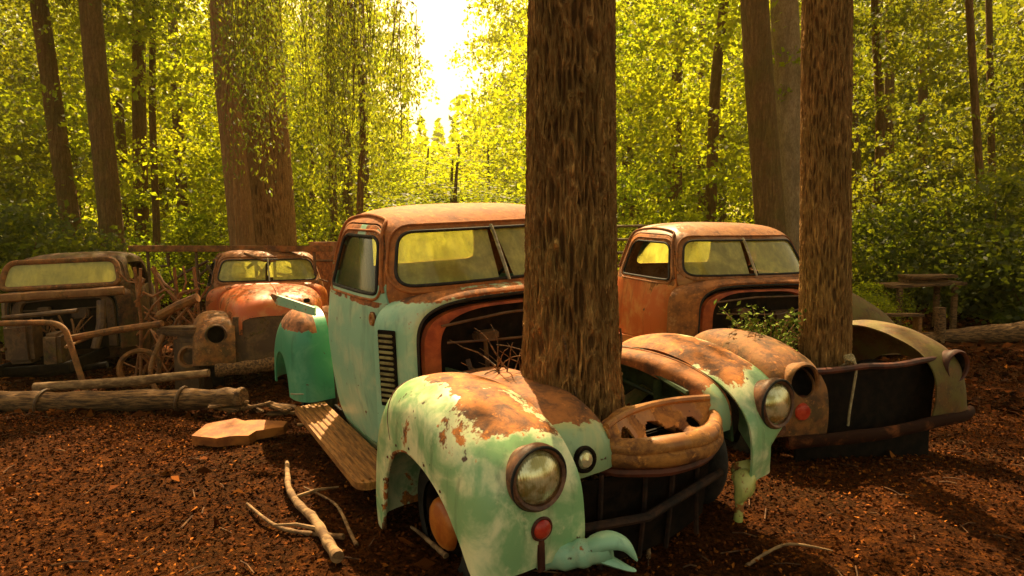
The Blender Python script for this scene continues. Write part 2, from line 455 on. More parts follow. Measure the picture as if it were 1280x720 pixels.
def cast(bvh, q, axis, sgn, off):
    if axis == 0: o = Vector((3. * sgn, q[0], q[1])); d = Vector((-sgn, 0, 0))
    else: o = Vector((q[0], 3. * sgn, q[1])); d = Vector((0, -sgn, 0))
    h = bvh.ray_cast(o, d)
    p = h[0] if h[0] is not None else o + d * 2.2
    return tuple(p + h[1] * off if h[0] is not None and off > 0 else p - d * -off * -1 if False else p - d * off)

def arch(w, top, zs, zb, n=5., k=48):
    """upside-down U section: list of (y, z)"""
    out = [(w, z) for z in np.linspace(zb, zs, 8)[:-1]]
    for j in range(k + 1):
        th = math.pi * j / k; c, s = math.cos(th), math.sin(th)
        out.append((w * math.copysign(abs(c) ** (2 / n), c), zs + (top - zs) * abs(s) ** (2 / n)))
    out += [(-w, z) for z in np.linspace(zs, zb, 8)[1:]]
    return out

def fender_patch(outline, archl, yi, yc, yo, nt=72, na=8, nb=20, p=2.5, side=1, crown=.0):
    O = resample(catmull(outline, 200), nt); A = resample(catmull(archl, 200), nt); rows = []
    for i in range(nt):
        row = []
        for j in range(na):
            t = j / na; row.append((O[i][0], side * (yi + (yc - yi) * t), O[i][1] - crown * (1 - t) ** 2))
        for j in range(nb + 1):
            th = math.pi / 2 * j / nb
            a = 1 - math.cos(th) ** (2 / p) if j < nb else 1.; y = yc + (yo - yc) * math.sin(th) ** (2 / p)
            q = O[i] * (1 - a) + A[i] * a
            row.append((q[0], side * y, q[1]))
        rows.append(row)
    return rows, A

FO = [(-.585, .16), (-.605, .36), (-.575, .58), (-.50, .76), (-.36, .90), (-.2, .955), (-.02, .975), (.16, .965), (.32, .93), (.47, .875), (.57, .79), (.615, .69), (.628, .55), (.612, .41)]
FA = [(-.41, .16), (-.37, .32), (-.315, .48), (-.22, .615), (-.06, .69), (.11, .688), (.254, .649), (.35, .60), (.42, .545), (.47, .495), (.505, .455), (.535, .425), (.56, .41)]

def wheel(root, x, y, z, side, r=.37, cap='hub', name='wheel', tyre=True):
    ax = (0, side, 0)
    rim = MB(); rim.lathe([(.03, .02), (.13, .03), (.17, -.01), (.185, .03), (.20, .04), (.205, .0), (.20, -.06)], (x, y, z), ax)
    w = rim.build(name, 'dark', root, mir=True)
    if tyre:
        t = MB(); pr = []
        for k in range(17):
            a = math.pi * k / 16; pr.append((.205 + (r - .205) * math.sin(a) ** .6, .085 * math.cos(a) * (1 if k else 1)))
        t.lathe(pr, (x, y - side * .03, z), ax, 48); t.build('tyre', 'rubber', w, mir=True)
    if cap:
        h = MB(); h.lathe([(.122, .035), (.118, .052), (.102, .070), (.092, .073), (.066, .086), (.03, .092), (0, .093)], (x, y, z), ax)
        h.build('hubcap', cap, w, mir=True, wob=.004)
    return w

def headlamp(root, c, r=.108, tilt=0., lens=True, ring='crust', inner='dark', d=(1, 0, .02)):
    b = MB(); b.lathe([(r * .95, -.07), (r * 1.06, -.02), (r * 1.14, .0), (r * 1.13, .022), (r * 1.04, .036), (r * .93, .03), (r * .90, .012)], c, d, 48)
    h = b.build('headlight', ring, root, mir=True, wob=.002, rust=lambda x, y, z: .6)
    if lens:
        l = MB(); l.lathe([(r * .93, .008), (r * .86, .028), (r * .65, .044), (r * .4, .054), (r * .2, .059), (0, .06)], c, d, 48)
        l.build('lens', 'lens', h, mir=True)
        k = MB(); k.tube([Vector(c) + Vector((.026, r * 1.09 * math.cos(a), r * 1.09 * math.sin(a))) for a in np.linspace(0, 2 * math.pi, 40, endpoint=False)], .006, 8, True)
        k.build('rubber_ring', 'rubber', h, mir=True)
    else:
        l = MB(); l.lathe([(r * .92, .02), (r * .9, -.05), (r * .7, -.10), (r * .3, -.13), (0, -.13)], c, d, 40)
        l.build('bowl', inner, h, mir=True)
    return h

def frame_matrix(yaw, tx, ty, tz, roll, tp):
    return Matrix.Translation((tx, ty, tz)) @ Matrix.Rotation(yaw - math.pi / 2, 4, 'Z') @ Matrix.Rotation(-roll, 4, 'X') @ Matrix.Rotation(tp, 4, 'Y')

def make_truck(pose, o):
    """o: options of this truck; local x forward, y towards the picture's left, z up"""
    root = empty(o['name'], frame_matrix(*pose)); tag(root, o['label'], o['cat'], o.get('group'))
    upper, lower = o['upper'], o['lower']
    sh = MB(); sh.grid(cab_rings(), cv=True); n = 120
    sh.f.append(tuple(range(69 * n, 70 * n)))
    shell = sh.mesh(); bvh = BVHTree.FromPolygons(sh.v, sh.f)
    bm = bmesh.new(); bm.from_mesh(shell); bmesh.ops.recalc_face_normals(bm, faces=bm.faces); bm.to_mesh(shell); bm.free()
    shell = eval_mods(shell, [('SOLIDIFY', dict(thickness=.03, offset=-1, use_even_offset=False))])
    def cutter(out, axis, a, b):
        m = MB(); m.prism(out, axis, a, b); me = m.mesh()
        bm = bmesh.new(); bm.from_mesh(me); bmesh.ops.recalc_face_normals(bm, faces=bm.faces); bm.to_mesh(me); bm.free(); return me
    B = lambda op, me: ('BOOLEAN', dict(operation=op, object=me, solver='EXACT'))
    cuts = [B('DIFFERENCE', cutter(WS, 0, -1.3, 0)), B('DIFFERENCE', cutter(RW, 0, -2.4, -1.5)),
            B('DIFFERENCE', cutter(grow(DOOR, .010), 1, .3, 1.2)), B('DIFFERENCE', cutter(DOORWIN, 1, -1.2, -.3))]
    cab_me = eval_mods(shell.copy(), cuts)
    door_me = eval_mods(shell.copy(), [B('INTERSECT', cutter(DOOR, 1, .3, 1.2)), B('DIFFERENCE', cutter(DOORWIN, 1, .2, 1.3))])
    finish(cab_me, 'cab', upper, root, 32, True, wob=.003, rust=o['cab_rust'], fix=False)
    door = finish(door_me, 'door', o.get('door', lower), root, 32, True, wob=.003, rust=o['door_rust'], fix=False)
    # window seals
    def seal(out, axis, sgn, r, off, mat, parent, nm='window_seal'):
        m = MB(); m.tube([cast(bvh, q, axis, sgn, off) for q in dense(out)], r, 8, True); return m.build(nm, mat, parent, mir=True, rust=lambda x, y, z: .8)
    seal(grow(WS, -.003), 0, 1, .010, .0, 'rubber', root, 'windshield_seal')
    seal(grow(DOORWIN, -.004), 1, 1, .010, .0, 'rubber', door)
    seal(grow(WS, .032), 0, 1, .009, .004, upper, root, 'windshield_moulding')
    seal(grow(DOORWIN, .028), 1, 1, .008, .004, upper, door, 'window_moulding')
    # glass: two halves of the split screen
    for s in (-1, 1):
        half = [(q[0], q[1]) for q in dense(WS, .05) if q[0] * s > .004]
        half = sorted(half, key=lambda q: math.atan2(q[1] - 1.45, q[0] - s * .3))
        m = MB(); m.grid(cast_patch(bvh, half, 0, 1, -.014), cv=True)
        m.build('windshield_glass', o.get('glass', 'glass'), root, mir=True)
    m = MB(); m.grid(cast_patch(bvh, dense(RW, .05), 0, -1, -.014), cv=True); m.build('rear_glass', o.get('rear_glass', 'glass'), root, mir=True)
    if o.get('door_glass', True):
        m = MB(); m.grid(cast_patch(bvh, dense(DOORWIN, .05), 1, 1, -.016), cv=True); m.build('door_glass', 'glass_green', door, mir=True)
    bar = MB(); bar.tube([cast(bvh, (0, z), 0, 1, .006) for z in np.linspace(1.295, 1.61, 8)], .011, 8); bar.build('centre_bar', 'chrome', root, mir=True)
    # drip rail over the door
    dr = [(-.86, 1.27), (-.95, 1.44), (-1.03, 1.61), (-1.10, 1.665), (-1.35, 1.685), (-1.6, 1.665), (-1.69, 1.60), (-1.79, 1.30)]
    m = MB(); m.tube([cast(bvh, q, 1, 1, .008) for q in catmull(dr, 40)], .010, 8); m.build('drip_rail', upper, root, mir=True, rust=lambda x, y, z: .8)
    # inside: seat, dash, floor, wheel
    m = MB(); m.box((-1.72, 0, .88), (.16, 1.3, .55), .05); m.box((-1.45, 0, .68), (.5, 1.3, .16), .05); m.build('bench_seat', 'seat', root, mir=True)
    m = MB(); m.box((-.93, 0, 1.18), (.16, 1.36, .16), .04); m.build('dashboard', 'brown', root, mir=True)
    m = MB(); m.box((-1.4, 0, .47), (1.1, 1.4, .04)); m.box((-.84, 0, .8), (.03, 1.4, .75)); m.build('cab_floor', 'dark', root, mir=True)
    m = MB(); cc = Vector((-1.13, -.36, 1.24)); nn = Vector((-.75, 0, .66)).normalized(); u = nn.cross(Vector((0, 1, 0))).normalized()
    m.tube([cc + (u * math.cos(a) + Vector((0, 1, 0)) * math.sin(a)) * .2 for a in np.linspace(0, 2 * math.pi, 32, endpoint=False)], .011, 8, True)
    m.tube([cc, cc - nn * .5], .02, 8)
    for a in (0.5, 2.6, 4.7): m.tube([cc, cc + (u * math.cos(a) + Vector((0, 1, 0)) * math.sin(a)) * .2], .008, 6)
    m.build('steering_wheel', 'rubber', root, mir=True)
    # cowl
    zb = .42; rows = []
    for x, w, top, zs, nn_ in ((-.82, .795, 1.262, .90, 5.), (-.76, .775, 1.275, .90, 4.8), (-.70, .735, 1.282, .92, 4.6), (-.65, .695, 1.275, .94, 4.4), (-.61, .672, 1.262, .93, 4.2), (-.60, .655, 1.25, .93, 4.2), (-.605, .635, 1.232, .93, 4.2), (-.64, .625, 1.22, .93, 4.2)):
        rows.append([(x, y, z) for y, z in arch(w, top, zs, zb, nn_)])
    m = MB(); m.grid(rows); m.build('cowl', o.get('cowl', lower), root, 50, True, solid=.006, wob=.003, rust=o['cowl_rust'])
    if o.get('louvres', True):
        m = MB()
        for k in range(13):
            z = .70 + k * .030
            m.box((-.722, .764, z), (.098, .022, .015), .005, Matrix.Rotation(R_(-32), 3, 'Z') @ Matrix.Rotation(R_(14), 3, 'X'))
        lv = m.build('cowl_louvre', o.get('louvre', lower), root, mir=True, rust=lambda x, y, z: .35)
        m = MB(); m.box((-.722, .757, .88), (.112, .016, .42), .004, Matrix.Rotation(R_(-32), 3, 'Z')); m.build('louvre_backing', 'dark', lv, mir=True)
    if not o.get('hood'):
        m = MB(); m.tube([(-.605, y, z) for y, z in arch(.632, 1.228, .93, .5, 4.2)], .010, 8); m.build('hood_gasket', 'rubber', root, mir=True)
        m = MB(); A1 = arch(.60, 1.19, .90, .46, 4.); A2 = arch(.485, 1.165, .90, .46, 3.6)
        m.grid([[(-.64, y, z) for y, z in A1], [(-.61, y * .985, z - .004) for y, z in A1], [(-.60, y * 1.03, z + .008) for y, z in A2], [(-.64, y, z) for y, z in A2]])
        m.build('firewall_flange', o.get('flange', 'red'), root, mir=True, wob=.003)
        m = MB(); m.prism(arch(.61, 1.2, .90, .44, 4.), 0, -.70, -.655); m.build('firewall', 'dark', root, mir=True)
        m = MB()
        m.tube([(-.58, .50, 1.10), (-.57, .1, 1.13), (-.585, -.45, 1.12)], .008, 6)
        m.tube([(-.60, .46, 1.0), (-.50, .2, 1.0), (-.5, -.1, .985), (-.6, -.4, 1.0)], .007, 6)
        m.box((-.60, .22, 1.01), (.08, .14, .05), .01); m.box((-.60, -.2, .93), (.10, .2, .14), .02)
        m.tube([(-.57, .24, 1.0), (-.56, .23, .72)], .012, 6); m.tube([(-.56, .36, .9), (-.45, .34, .66), (-.2, .36, .5)], .014, 6)
        m.build('engine_bay_fittings', 'brown', root, mir=True)
        m = MB(); rr_ = random.Random(3)
        for k in range(16):
            y = rr_.uniform(-.5, .5); x = rr_.uniform(-.58, -.25); z0 = .55 + rr_.uniform(0, .15)
            m.tube([(x, y, z0), (x + rr_.uniform(-.05, .05), y + rr_.uniform(-.08, .08), z0 + .12), (x + rr_.uniform(-.1, .1), y + rr_.uniform(-.12, .12), z0 + rr_.uniform(.12, .32))], rr_.uniform(.005, .014), 6)
        m.box((-.42, .30, .70), (.14, .12, .10), .02); m.box((-.45, -.05, .66), (.2, .16, .14), .03)
        m.tube([(-.6, .44, .62), (-.3, .42, .60), (.1, .40, .60)], .02, 8); m.tube([(-.6, -.34, .62), (.3, -.36, .60)], .02, 8)
        m.build('hoses_and_wiring', 'crust', root, mir=True, wob=.006, rust=lambda x, y, z: .2)
    # chassis
    m = MB()
    for s in (1, -1):
        m.box((-.95, s * .38, .36), (2.7, .07, .13), .01)
    for x in (-2.1, -1.2, -.5, .2): m.box((x, 0, .35), (.09, .72, .08), .01)
    m.tube([(-.03, .66, .30), (-.03, 0, .24), (-.03, -.66, .30)], .04, 10)
    m.tube([(-2.9 + .0, .66, .34), (-2.9, -.66, .34)], .05, 10)
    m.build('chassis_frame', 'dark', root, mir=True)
    # fenders
    for s in o.get('fenders', (1, -1)):
        nm = 'front_fender'; fm = o['fender']; ro = o['fender_rust']
        P, A = fender_patch(FO, FA, .50, .71 if s > 0 else .67, .945 if s > 0 else .87, side=s, crown=.05, p=2.9)
        if s < 0: P = [[(q[0], -(.49 + (abs(q[1]) - .49) * (1 - .48 * clamp((.66 - q[2]) / .10) * clamp((q[0] - .2) / .1))), q[2]) for q in r] for r in P]
        yo_ = .94 if s > 0 else .86
        m = MB(); m.grid(P); rf_ = (lambda x, y, z, s=s: ro(x, y * s, z))
        if o.get('sockets'):
            me_ = m.mesh(); bm_ = bmesh.new(); bm_.from_mesh(me_); bmesh.ops.remove_doubles(bm_, verts=bm_.verts, dist=1e-5); bmesh.ops.recalc_face_normals(bm_, faces=bm_.faces); bm_.to_mesh(me_); bm_.free()
            me_ = eval_mods(me_, [('SOLIDIFY', dict(thickness=.012, offset=0, use_even_offset=False))])
            ct = MB(); ct.prism([(s * .70 + .092 * math.cos(a), .755 + .092 * math.sin(a)) for a in np.linspace(0, 2 * math.pi, 32, endpoint=False)], 0, .42, .9)
            cm = ct.mesh(); bm_ = bmesh.new(); bm_.from_mesh(cm); bmesh.ops.recalc_face_normals(bm_, faces=bm_.faces); bm_.to_mesh(cm); bm_.free()
            me_ = eval_mods(me_, [('BOOLEAN', dict(operation='DIFFERENCE', object=cm, solver='EXACT'))])
            f = finish(me_, nm, fm, root, 40, True, wob=.008, rust=rf_, fix=False)
        else: f = m.build(nm, fm, root, 40, True, solid=.012, solid_off=0, wob=.004, rust=rf_)
        if s > 0: m = MB(); m.tube([(a[0], s * yo_, a[1]) for a in A], .012, 8); m.build('wheel_arch_lip', fm, f, mir=True, rust=lambda x, y, z: .4)
        # inner apron closing the fender to the frame
        if s > 0 and o.get('green'):
            ir = min(range(len(P)), key=lambda k: abs(P[k][0][0] + .34)); m = MB(); m.tube([(q[0], q[1] + .004, q[2] + .006) for q in P[ir][8:-1]], .0035, 6); m.build('fender_seam', 'dred', f, mir=True)
            for q in A[6:-16:8]:
                m = MB(); m.lathe([(.007, 0), (.006, .004), (0, .005)], (q[0], .950, q[1] + .025), (0, 1, 0), 8); m.build('fender_bolt', 'dred', f, mir=True)
        m = MB(); ap = [(-.55, .88), (-.1, .92), (.3, .86), (.5, .75), (.52, .58), (.4, .60), (-.1, .72), (-.40, .5)]
        m.prism(ap, 1, s * .49, s * .505); m.build('inner_apron', 'dark_green' if o.get('green') else 'dark', f, mir=True)
        if o.get('shelf'):
            SO = [(-.60, .80), (-.45, .865), (-.1, .905), (.2, .895), (.38, .85), (.475, .785), (.505, .70), (.50, .635)]
            SI = [(-.60, .76), (-.45, .82), (-.1, .84), (.2, .81), (.35, .76), (.42, .72), (.455, .68), (.46, .65)]
            P, _ = fender_patch(SO, SI, .49, .33 if s > 0 else .45, .21 if s > 0 else .39, na=10, nb=12, side=s, nt=60)
            for r in P:
                for j in range(len(r)):
                    pass
            m = MB(); m.grid(P); sp = m.build('inner_shelf', 'mint_rust', f, 40, True, solid=.012, wob=.004, rust=lambda x, y, z: 1.05 if x < .41 else (.55 - (x - .41) * 9))
            m = MB(); m.tube([(q[0], s * .492, q[1] + .004) for q in resample(catmull(SO, 100), 50)], .009, 8); m.build('seam_strip', fm, sp, mir=True, rust=lambda x, y, z: .7)
            if s > 0:
                lp = MB(); lp.lathe([(.050, -.02), (.056, .0), (.052, .016), (.042, .018), (.038, .006)], (.508, .40, .712), (1, 0, .12), 32); q = lp.build('parking_light', 'dark', sp, mir=True)
                lp = MB(); lp.lathe([(.038, .008), (.028, .02), (0, .026)], (.508, .40, .712), (1, 0, .12), 32); lp.build('lens', 'lens', q, mir=True)
    # wheels
    for s in o.get('wheels', (1, -1)):
        wheel(root, -.04, s * .74, .305, s, .345, cap='hub' if o.get('cap', True) else None)
    return root, bvh


POSE_M = (.555, .383, 3.162, -.018, -.059, .043)
POSE_R = (.338, 2.335, 4.81, -.099, -.009, .048)
POSE_3 = (.453, -3.026, 7.941, -.307, -.002, -.019)
POSE_2 = (.24, -5.74, 7.615, -.353, -.043, -.011)

def fr_main(x, y, z):
    top = clamp((z - .82) / .13)                     # paint gone from the top and along the inner side
    r = .10 + top * clamp((.83 - y) / .12) * .75
    if x > .38: r *= clamp((.56 - x) / .16) + .2
    r += .16 * math.sin(x * 13 + y * 9) * math.sin(z * 11 + x * 5)
    if z < .42 and x < -.3: r += .25
    if y > .85 and z < .7: r -= .15
    return r

main, bvhM = make_truck(POSE_M, dict(
    name='pickup_truck', cat='pickup truck', green=True,
    label='mint green and rust pickup wreck with a big tree growing through its engine bay',
    upper='mint_cab', lower='mint', louvre='brass', cowl='mint', door='mint', fender='mint_fender', shelf=True,
    cab_rust=lambda x, y, z: -.1 + clamp((z - 1.16) / .05) * 1.2, cowl_rust=lambda x, y, z: -.2 + clamp((z - 1.2) / .05) * .8 + (.15 if x > -.62 else 0),
    door_rust=lambda x, y, z: -.3 + (.75 if 1.185 < z < 1.215 else 0) + (.75 if z > 1.3 else 0) + (1.4 if (x + .93) ** 2 + (z - 1.12) ** 2 < .0012 else 0),
    fender_rust=fr_main, rear_glass='glass'))
headlamp(main, (.600, .70, .755), .108, ring='dring', d=(1, 0, .16))
headlamp(main, (.598, -.69, .755), .108, ring='dring', d=(1, 0, .12))
for s in (1,):
    m = MB(); m.lathe([(.036, -.01), (.039, .006), (.034, .018), (.022, .027), (0, .03)], (.628, .70, .565), (1, 0, 0), 28); ml = m.build('marker_lamp', 'redlamp', main, mir=True); m = MB(); m.tube([(.636, .70 + .041 * math.cos(a), .565 + .041 * math.sin(a)) for a in np.linspace(0, 2 * math.pi, 28, endpoint=False)], .006, 8, True); m.build('lamp_rim', 'dred', ml, mir=True)
    m = MB(); m.box((.627, .70, .46), (.012, .032, .14), .004); m.build('lamp_bracket', 'dred', main, mir=True)
# door escutcheon where the handle was
m = MB(); c0 = cast(bvhM, (-.93, 1.12), 1, 1, .006)
m.lathe([(.036, 0), (.032, .012), (.016, .010), (.012, .002), (0, .002)], c0, (0, 1, .05), 20); m.build('handle_escutcheon', 'bowl', main, mir=True)
# running board
m = MB(); ol = rpoly([(-2.1, .76), (-.60, .76), (-.60, 1.0), (-2.1, .98)], [.01, .01, .10, .03], 6)
m.prism(ol, 2, .285, .325); rb = m.build('running_board', 'wood', main, 30, True, wob=.003)
m = MB()
for y in (.80, .84, .88, .92, .96): m.box((-1.36, y, .329), (1.44, .016, .010), .003)
m.build('tread_strip', 'wood', rb, mir=True)
m = MB(); m.prism([(-2.0, .20), (-.62, .20), (-.62, .32), (-2.0, .32)], 1, .70, .715); m.build('sill_panel', 'dark', main, mir=True)
# rear fender
RO = [(-2.03, .36), (-2.04, .60), (-2.06, .80), (-2.14, .93), (-2.30, .99), (-2.5, .97), (-2.72, .86), (-2.88, .66), (-2.95, .36)]
RA = [(-2.26, .36), (-2.27, .42), (-2.29, .52), (-2.35, .62), (-2.45, .66), (-2.55, .64), (-2.66, .56), (-2.72, .45), (-2.74, .36)]
P, A = fender_patch(RO, RA, .70, .82, .965, p=2.2)
m = MB(); m.grid(P); rf = m.build('rear_fender', 'mint_deep', main, 40, True, solid=.012, wob=.004,
    rust=lambda x, y, z: 1. if (z > .86 and .78 < y < .97) else 0.)
m = MB(); m.tube([(-2.035, y, .42) for y in np.linspace(.70, .84, 5)] + [(-2.045 - .03 * k, .86 + .125 * math.sin(k * .5), .42) for k in range(1, 4)], .005, 6); m.build('fender_trim', 'chrome', rf, mir=True)
wheel(main, -2.5, .74, .34, 1, cap=None)
# bent sheet flap behind the cab
m = MB(); m.add([(-2.02, .80, 1.045), (-2.02, .80, .985), (-2.28, 1.00, 1.055), (-2.32, 1.03, 1.12), (-2.30, 1.02, 1.135)], [(0, 1, 2, 3, 4)])
m.build('bent_bed_rail', 'mint', main, 0, True, solid=.02, rust=lambda x, y, z: .1)
# front panel: leaf-shaped rusted header with cut-outs
HY = lambda t: -.085 + .335 * t
def hfront(t): return .49 + .185 * max(0, 1 - abs(t) ** 2.3) ** .8
def hback(t): return .43 - .10 * (1 - t * t)
rows = []; NT = 181
for i in range(NT):
    t = -1 + 2 * i / (NT - 1); xf, xb, y = hfront(t), hback(t), HY(t); q = 1 - t * t; row = []
    row += [(xf - .10, y, .565), (xf - .05, y, .575), (xf - .015, y, .60), (xf, y, .635), (xf - .004, y, .66), (xf - .02, y, .672), (xf - .012, y, .69), (xf - .014, y, .715), (xf - .03, y, .738), (xf - .055, y, .75), (xf - .075, y, .745)]
    row = [(r_[0], r_[1], .75 - (.75 - r_[2]) * .72) for r_ in row]
    a = np.array((xf - .085, .728)); b = np.array((xb + .05, .768))
    for k in range(25):
        u = k / 24; row.append((a[0] + (b[0] - a[0]) * u, y, a[1] + (b[1] - a[1]) * u - .065 * q * math.sin(math.pi * u) + .012 * math.sin(t * 11) * math.sin(math.pi * u)))
    row += [(xb + .04, y, .785), (xb + .02, y, .797), (xb, y, .797), (xb - .02, y, .785), (xb - .025, y, .755)]
    rows.append(row)
m = MB(); m.grid(rows); nr = len(rows[0]); keep = []
for k, f in enumerate(m.f):
    i, j = divmod(k, nr - 1); t = -1 + 2 * i / (NT - 1)
    u = (j - 11 + .5) / 24; hole = 11 <= j < 35 and any(((t - c_) / a_) ** 2 + ((u - .55) / b_) ** 2 < 1 for c_, a_, b_ in ((.62, .13, .36), (.05, .24, .34), (-.20, .12, .22), (-.56, .11, .26)))
    if not hole: keep.append(f)
m.f = keep
hp = m.build('grille_header', 'bowl', main, 50, True, solid=.010, wob=.014, rust=lambda x, y, z: .25 + .9 * clamp((.72 - z) / .06) + .35 * math.sin(y * 31 + x * 17))
m = MB()
for t in (): m.tube([(hfront(t) - .012 - .02 * k + (.03 if k == 0 else 0), HY(t) + .004 * k, .70 + .012 * k if k < 4 else .745) for k in range(6)], .010, 6)
m.tube([(hback(t) + .03, HY(t), .796) for t in np.linspace(-.96, .96, 24)], .017, 8)
m.build('header_rib', 'bowl', hp, mir=True, wob=.004)
m = MB(); m.tube([(hfront(t) - .06, HY(t), .60) for t in np.linspace(-1, 1, 16)], .022, 8); m.build('header_underframe', 'dred', hp, mir=True, wob=.008)
m = MB(); m.grid([[(.40 + .10 * (1 - (y / .5) ** 2) - .15 * (.58 - z), y, z) for y in np.linspace(-.48, .48, 16)] for z in np.linspace(.14, .58, 5)]); m.build('nose_shade_sheet', 'dark', main, mir=True, solid=.008, wob=.01)  # added dark sheet standing in for the shade under the nose
m = MB()
for y in (-.33, -.12, .05, .28): m.tube([(.50 - .1 * (y / .5) ** 2, y, .60), (.50 - .1 * (y / .5) ** 2, y + .01, .40), (.44, y - .01, .12)], .012, 6)
m.tube([(.50, .46, .42), (.56, .1, .40), (.52, -.42, .44)], .020, 8)
m.build('core_support', 'core_iron', main, mir=True, wob=.012)
m = MB()
for x_, y_ in ((.30, -.40), (.10, -.42)): m.box((x_, y_, .70), (.045, .03, .22), .006)
m.tube([(-.5, -.40, .82), (0, -.41, .845), (.35, -.37, .80)], .014, 6); m.tube([(-.5, -.44, .75), (.4, -.43, .68)], .012, 6)
m.build('bay_brace', 'dark_green', main, mir=True, wob=.004)
m = MB(); m.box((.22, 0, .45), (.03, .9, .30), .008); m.build('radiator_support', 'dark', main, mir=True)
# bumper remains: two bent green horns
m = MB()
pts = catmull([(.54, .66, .40), (.62, .58, .415), (.68, .52, .44), (.73, .46, .47)], 14)
m.tube(pts, [.046 + .004 * math.sin(k * 1.9) for k in range(14)], 12, flat=1.15)
hn = m.build('bumper_horn', 'mint', main, 50, True, wob=.008, rust=lambda x, y, z: .25)
m = MB()
m.tube(catmull([(.69, .51, .465), (.735, .465, .492), (.775, .42, .475), (.80, .385, .415)], 14), [.044, .046, .048, .048, .047, .045, .042, .038, .034, .029, .024, .018, .012, .006], 12, flat=.7)
m.tube(catmull([(.70, .50, .425), (.75, .455, .405), (.785, .415, .385), (.80, .39, .375)], 12), [.032, .031, .029, .026, .024, .021, .018, .016, .013, .011, .009, .005], 8, flat=.6)
m.build('torn_tip', 'mint', hn, 50, True, wob=.005, rust=lambda x, y, z: .2)
m = MB(); m.tube(catmull([(.52, -.56, .46), (.55, -.555, .40), (.56, -.55, .34), (.54, -.54, .27)], 12), [.04, .05, .06, .058, .05, .046, .044, .046, .046, .04, .03, .016], 10)
m.tube(catmull([(.55, -.54, .40), (.59, -.50, .41), (.61, -.47, .37), (.60, -.45, .31)], 10), [.044, .05, .056, .056, .05, .046, .04, .034, .026, .014], 10, flat=.8)
m.tube([(.57, -.50, .33), (.58, -.49, .27), (.575, -.485, .20)], [.024, .020, .022], 8)
m.build('bumper_horn', 'mint_yellow', main, 50, True, wob=.012, rust=lambda x, y, z: .2)
# cloth hanging in the side window
m = MB(); m.grid([[(x, .66 + .02 * math.sin(x * 70), z) for x in np.linspace(-1.16, -1.34, 12)] for z in np.linspace(1.0, 1.57, 5)]); m.build('curtain', 'drape', main, mir=True)

# --- orange truck on the right
def wrust(x, y, z): return .35
rt, bvhR = make_truck(POSE_R, dict(
    name='pickup_truck', cat='pickup truck',
    label='orange rusted pickup wreck with a dark slim tree standing in its open nose',
    upper='roof_rust', lower='orange', louvres=False, fender='crust', cab_rust=lambda x, y, z: .1 if z > 1.2 else 0.,
    cowl='roof_rust', cowl_rust=lambda x, y, z: .5, door_rust=lambda x, y, z: -.05 + clamp((z - 1.15) / .1) * .5,
    fender_rust=lambda x, y, z: .5, fenders=(1,), door_glass=False, flat=True, cap=False, sockets=True))
headlamp(rt, (.585, .70, .755), .115, lens=False, ring='crust')
headlamp(rt, (.585, -.70, .755), .105, lens=False, ring='dred')
P, A = fender_patch(FO, FA, .48, .62, .90, side=-1, crown=.03)
m = MB(); m.grid(P); m.build('front_fender', 'ochre', rt, 40, True, solid=.012, wob=.006, rust=lambda x, y, z: .5)
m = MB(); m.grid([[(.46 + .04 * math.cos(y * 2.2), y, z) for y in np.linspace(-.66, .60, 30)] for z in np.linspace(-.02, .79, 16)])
m.build('front_panel', 'dark', rt, mir=True, solid=.02, wob=.012)
m = MB(); m.tube([(.52 + .04 * math.cos(y * 2.2), y, .80 + .004 * math.sin(9 * y)) for y in np.linspace(-.66, .60, 20)], .022, 8); m.build('panel_top_rail', 'dred', rt, mir=True, wob=.008)
m = MB(); m.tube(catmull([(.60, .80, .36), (.64, .66, .37), (.67, .3, .37), (.67, 0, .37), (.64, -.5, .37), (.58, -.85, .36), (.50, -1.05, .35)], 40), .032, 12, flat=1.4)
m.build('front_bumper', 'bumper', rt, mir=True, wob=.01)
m = MB(); m.lathe([(.055, -.03), (.062, .01), (.05, .04), (.02, .05), (0, .05)], (.61, .72, .57), (1, .1, 0), 24); m.build('marker_lamp', 'redlamp', rt, mir=True)
m = MB(); m.lathe([(.046, -.02), (.05, .01), (.04, .03), (0, .036)], (.60, .88, .47), (1, .2, 0), 20); m.build('side_lamp', 'dring', rt, mir=True); m = MB(); m.add([(.60, -.70, .70), (.60, -.58, .55), (.61, -.74, .50)], [(0, 1, 2)]); m.build('red_reflector', 'redlamp', rt, 0, True, solid=.02)
m = MB(); m.add([(.56, .78, .66), (.60, .60, .66), (.60, .58, .56), (.58, .80, .58)], [(0, 1, 2, 3)]); m.build('red_lamp_fragment', 'dred', rt, 0, True, solid=.03)
m = MB(); m.prism([(-2.1, .55), (-1.95, .5), (-1.85, .9), (-1.86, 1.15), (-2.0, 1.2)], 1, .79, .82); m.build('cab_corner_panel', 'orange', rt, mir=True, wob=.01)
m = MB()
for k in range(9): m.tube([(-2.02 + .02 * math.sin(k), .84, .52 + k * .075), (-2.06, .87, .555 + k * .075), (-2.02, .84, .58 + k * .075)], .012, 6)
m.build('torn_body_edge', 'orange', rt, mir=True)
m = MB(); m.prism(rpoly([(-1.9, .60), (-1.0, .64), (-.95, .72), (-1.85, .66)], .02), 1, .825, .85); m.build('door_ledge', 'orange', rt, mir=True)

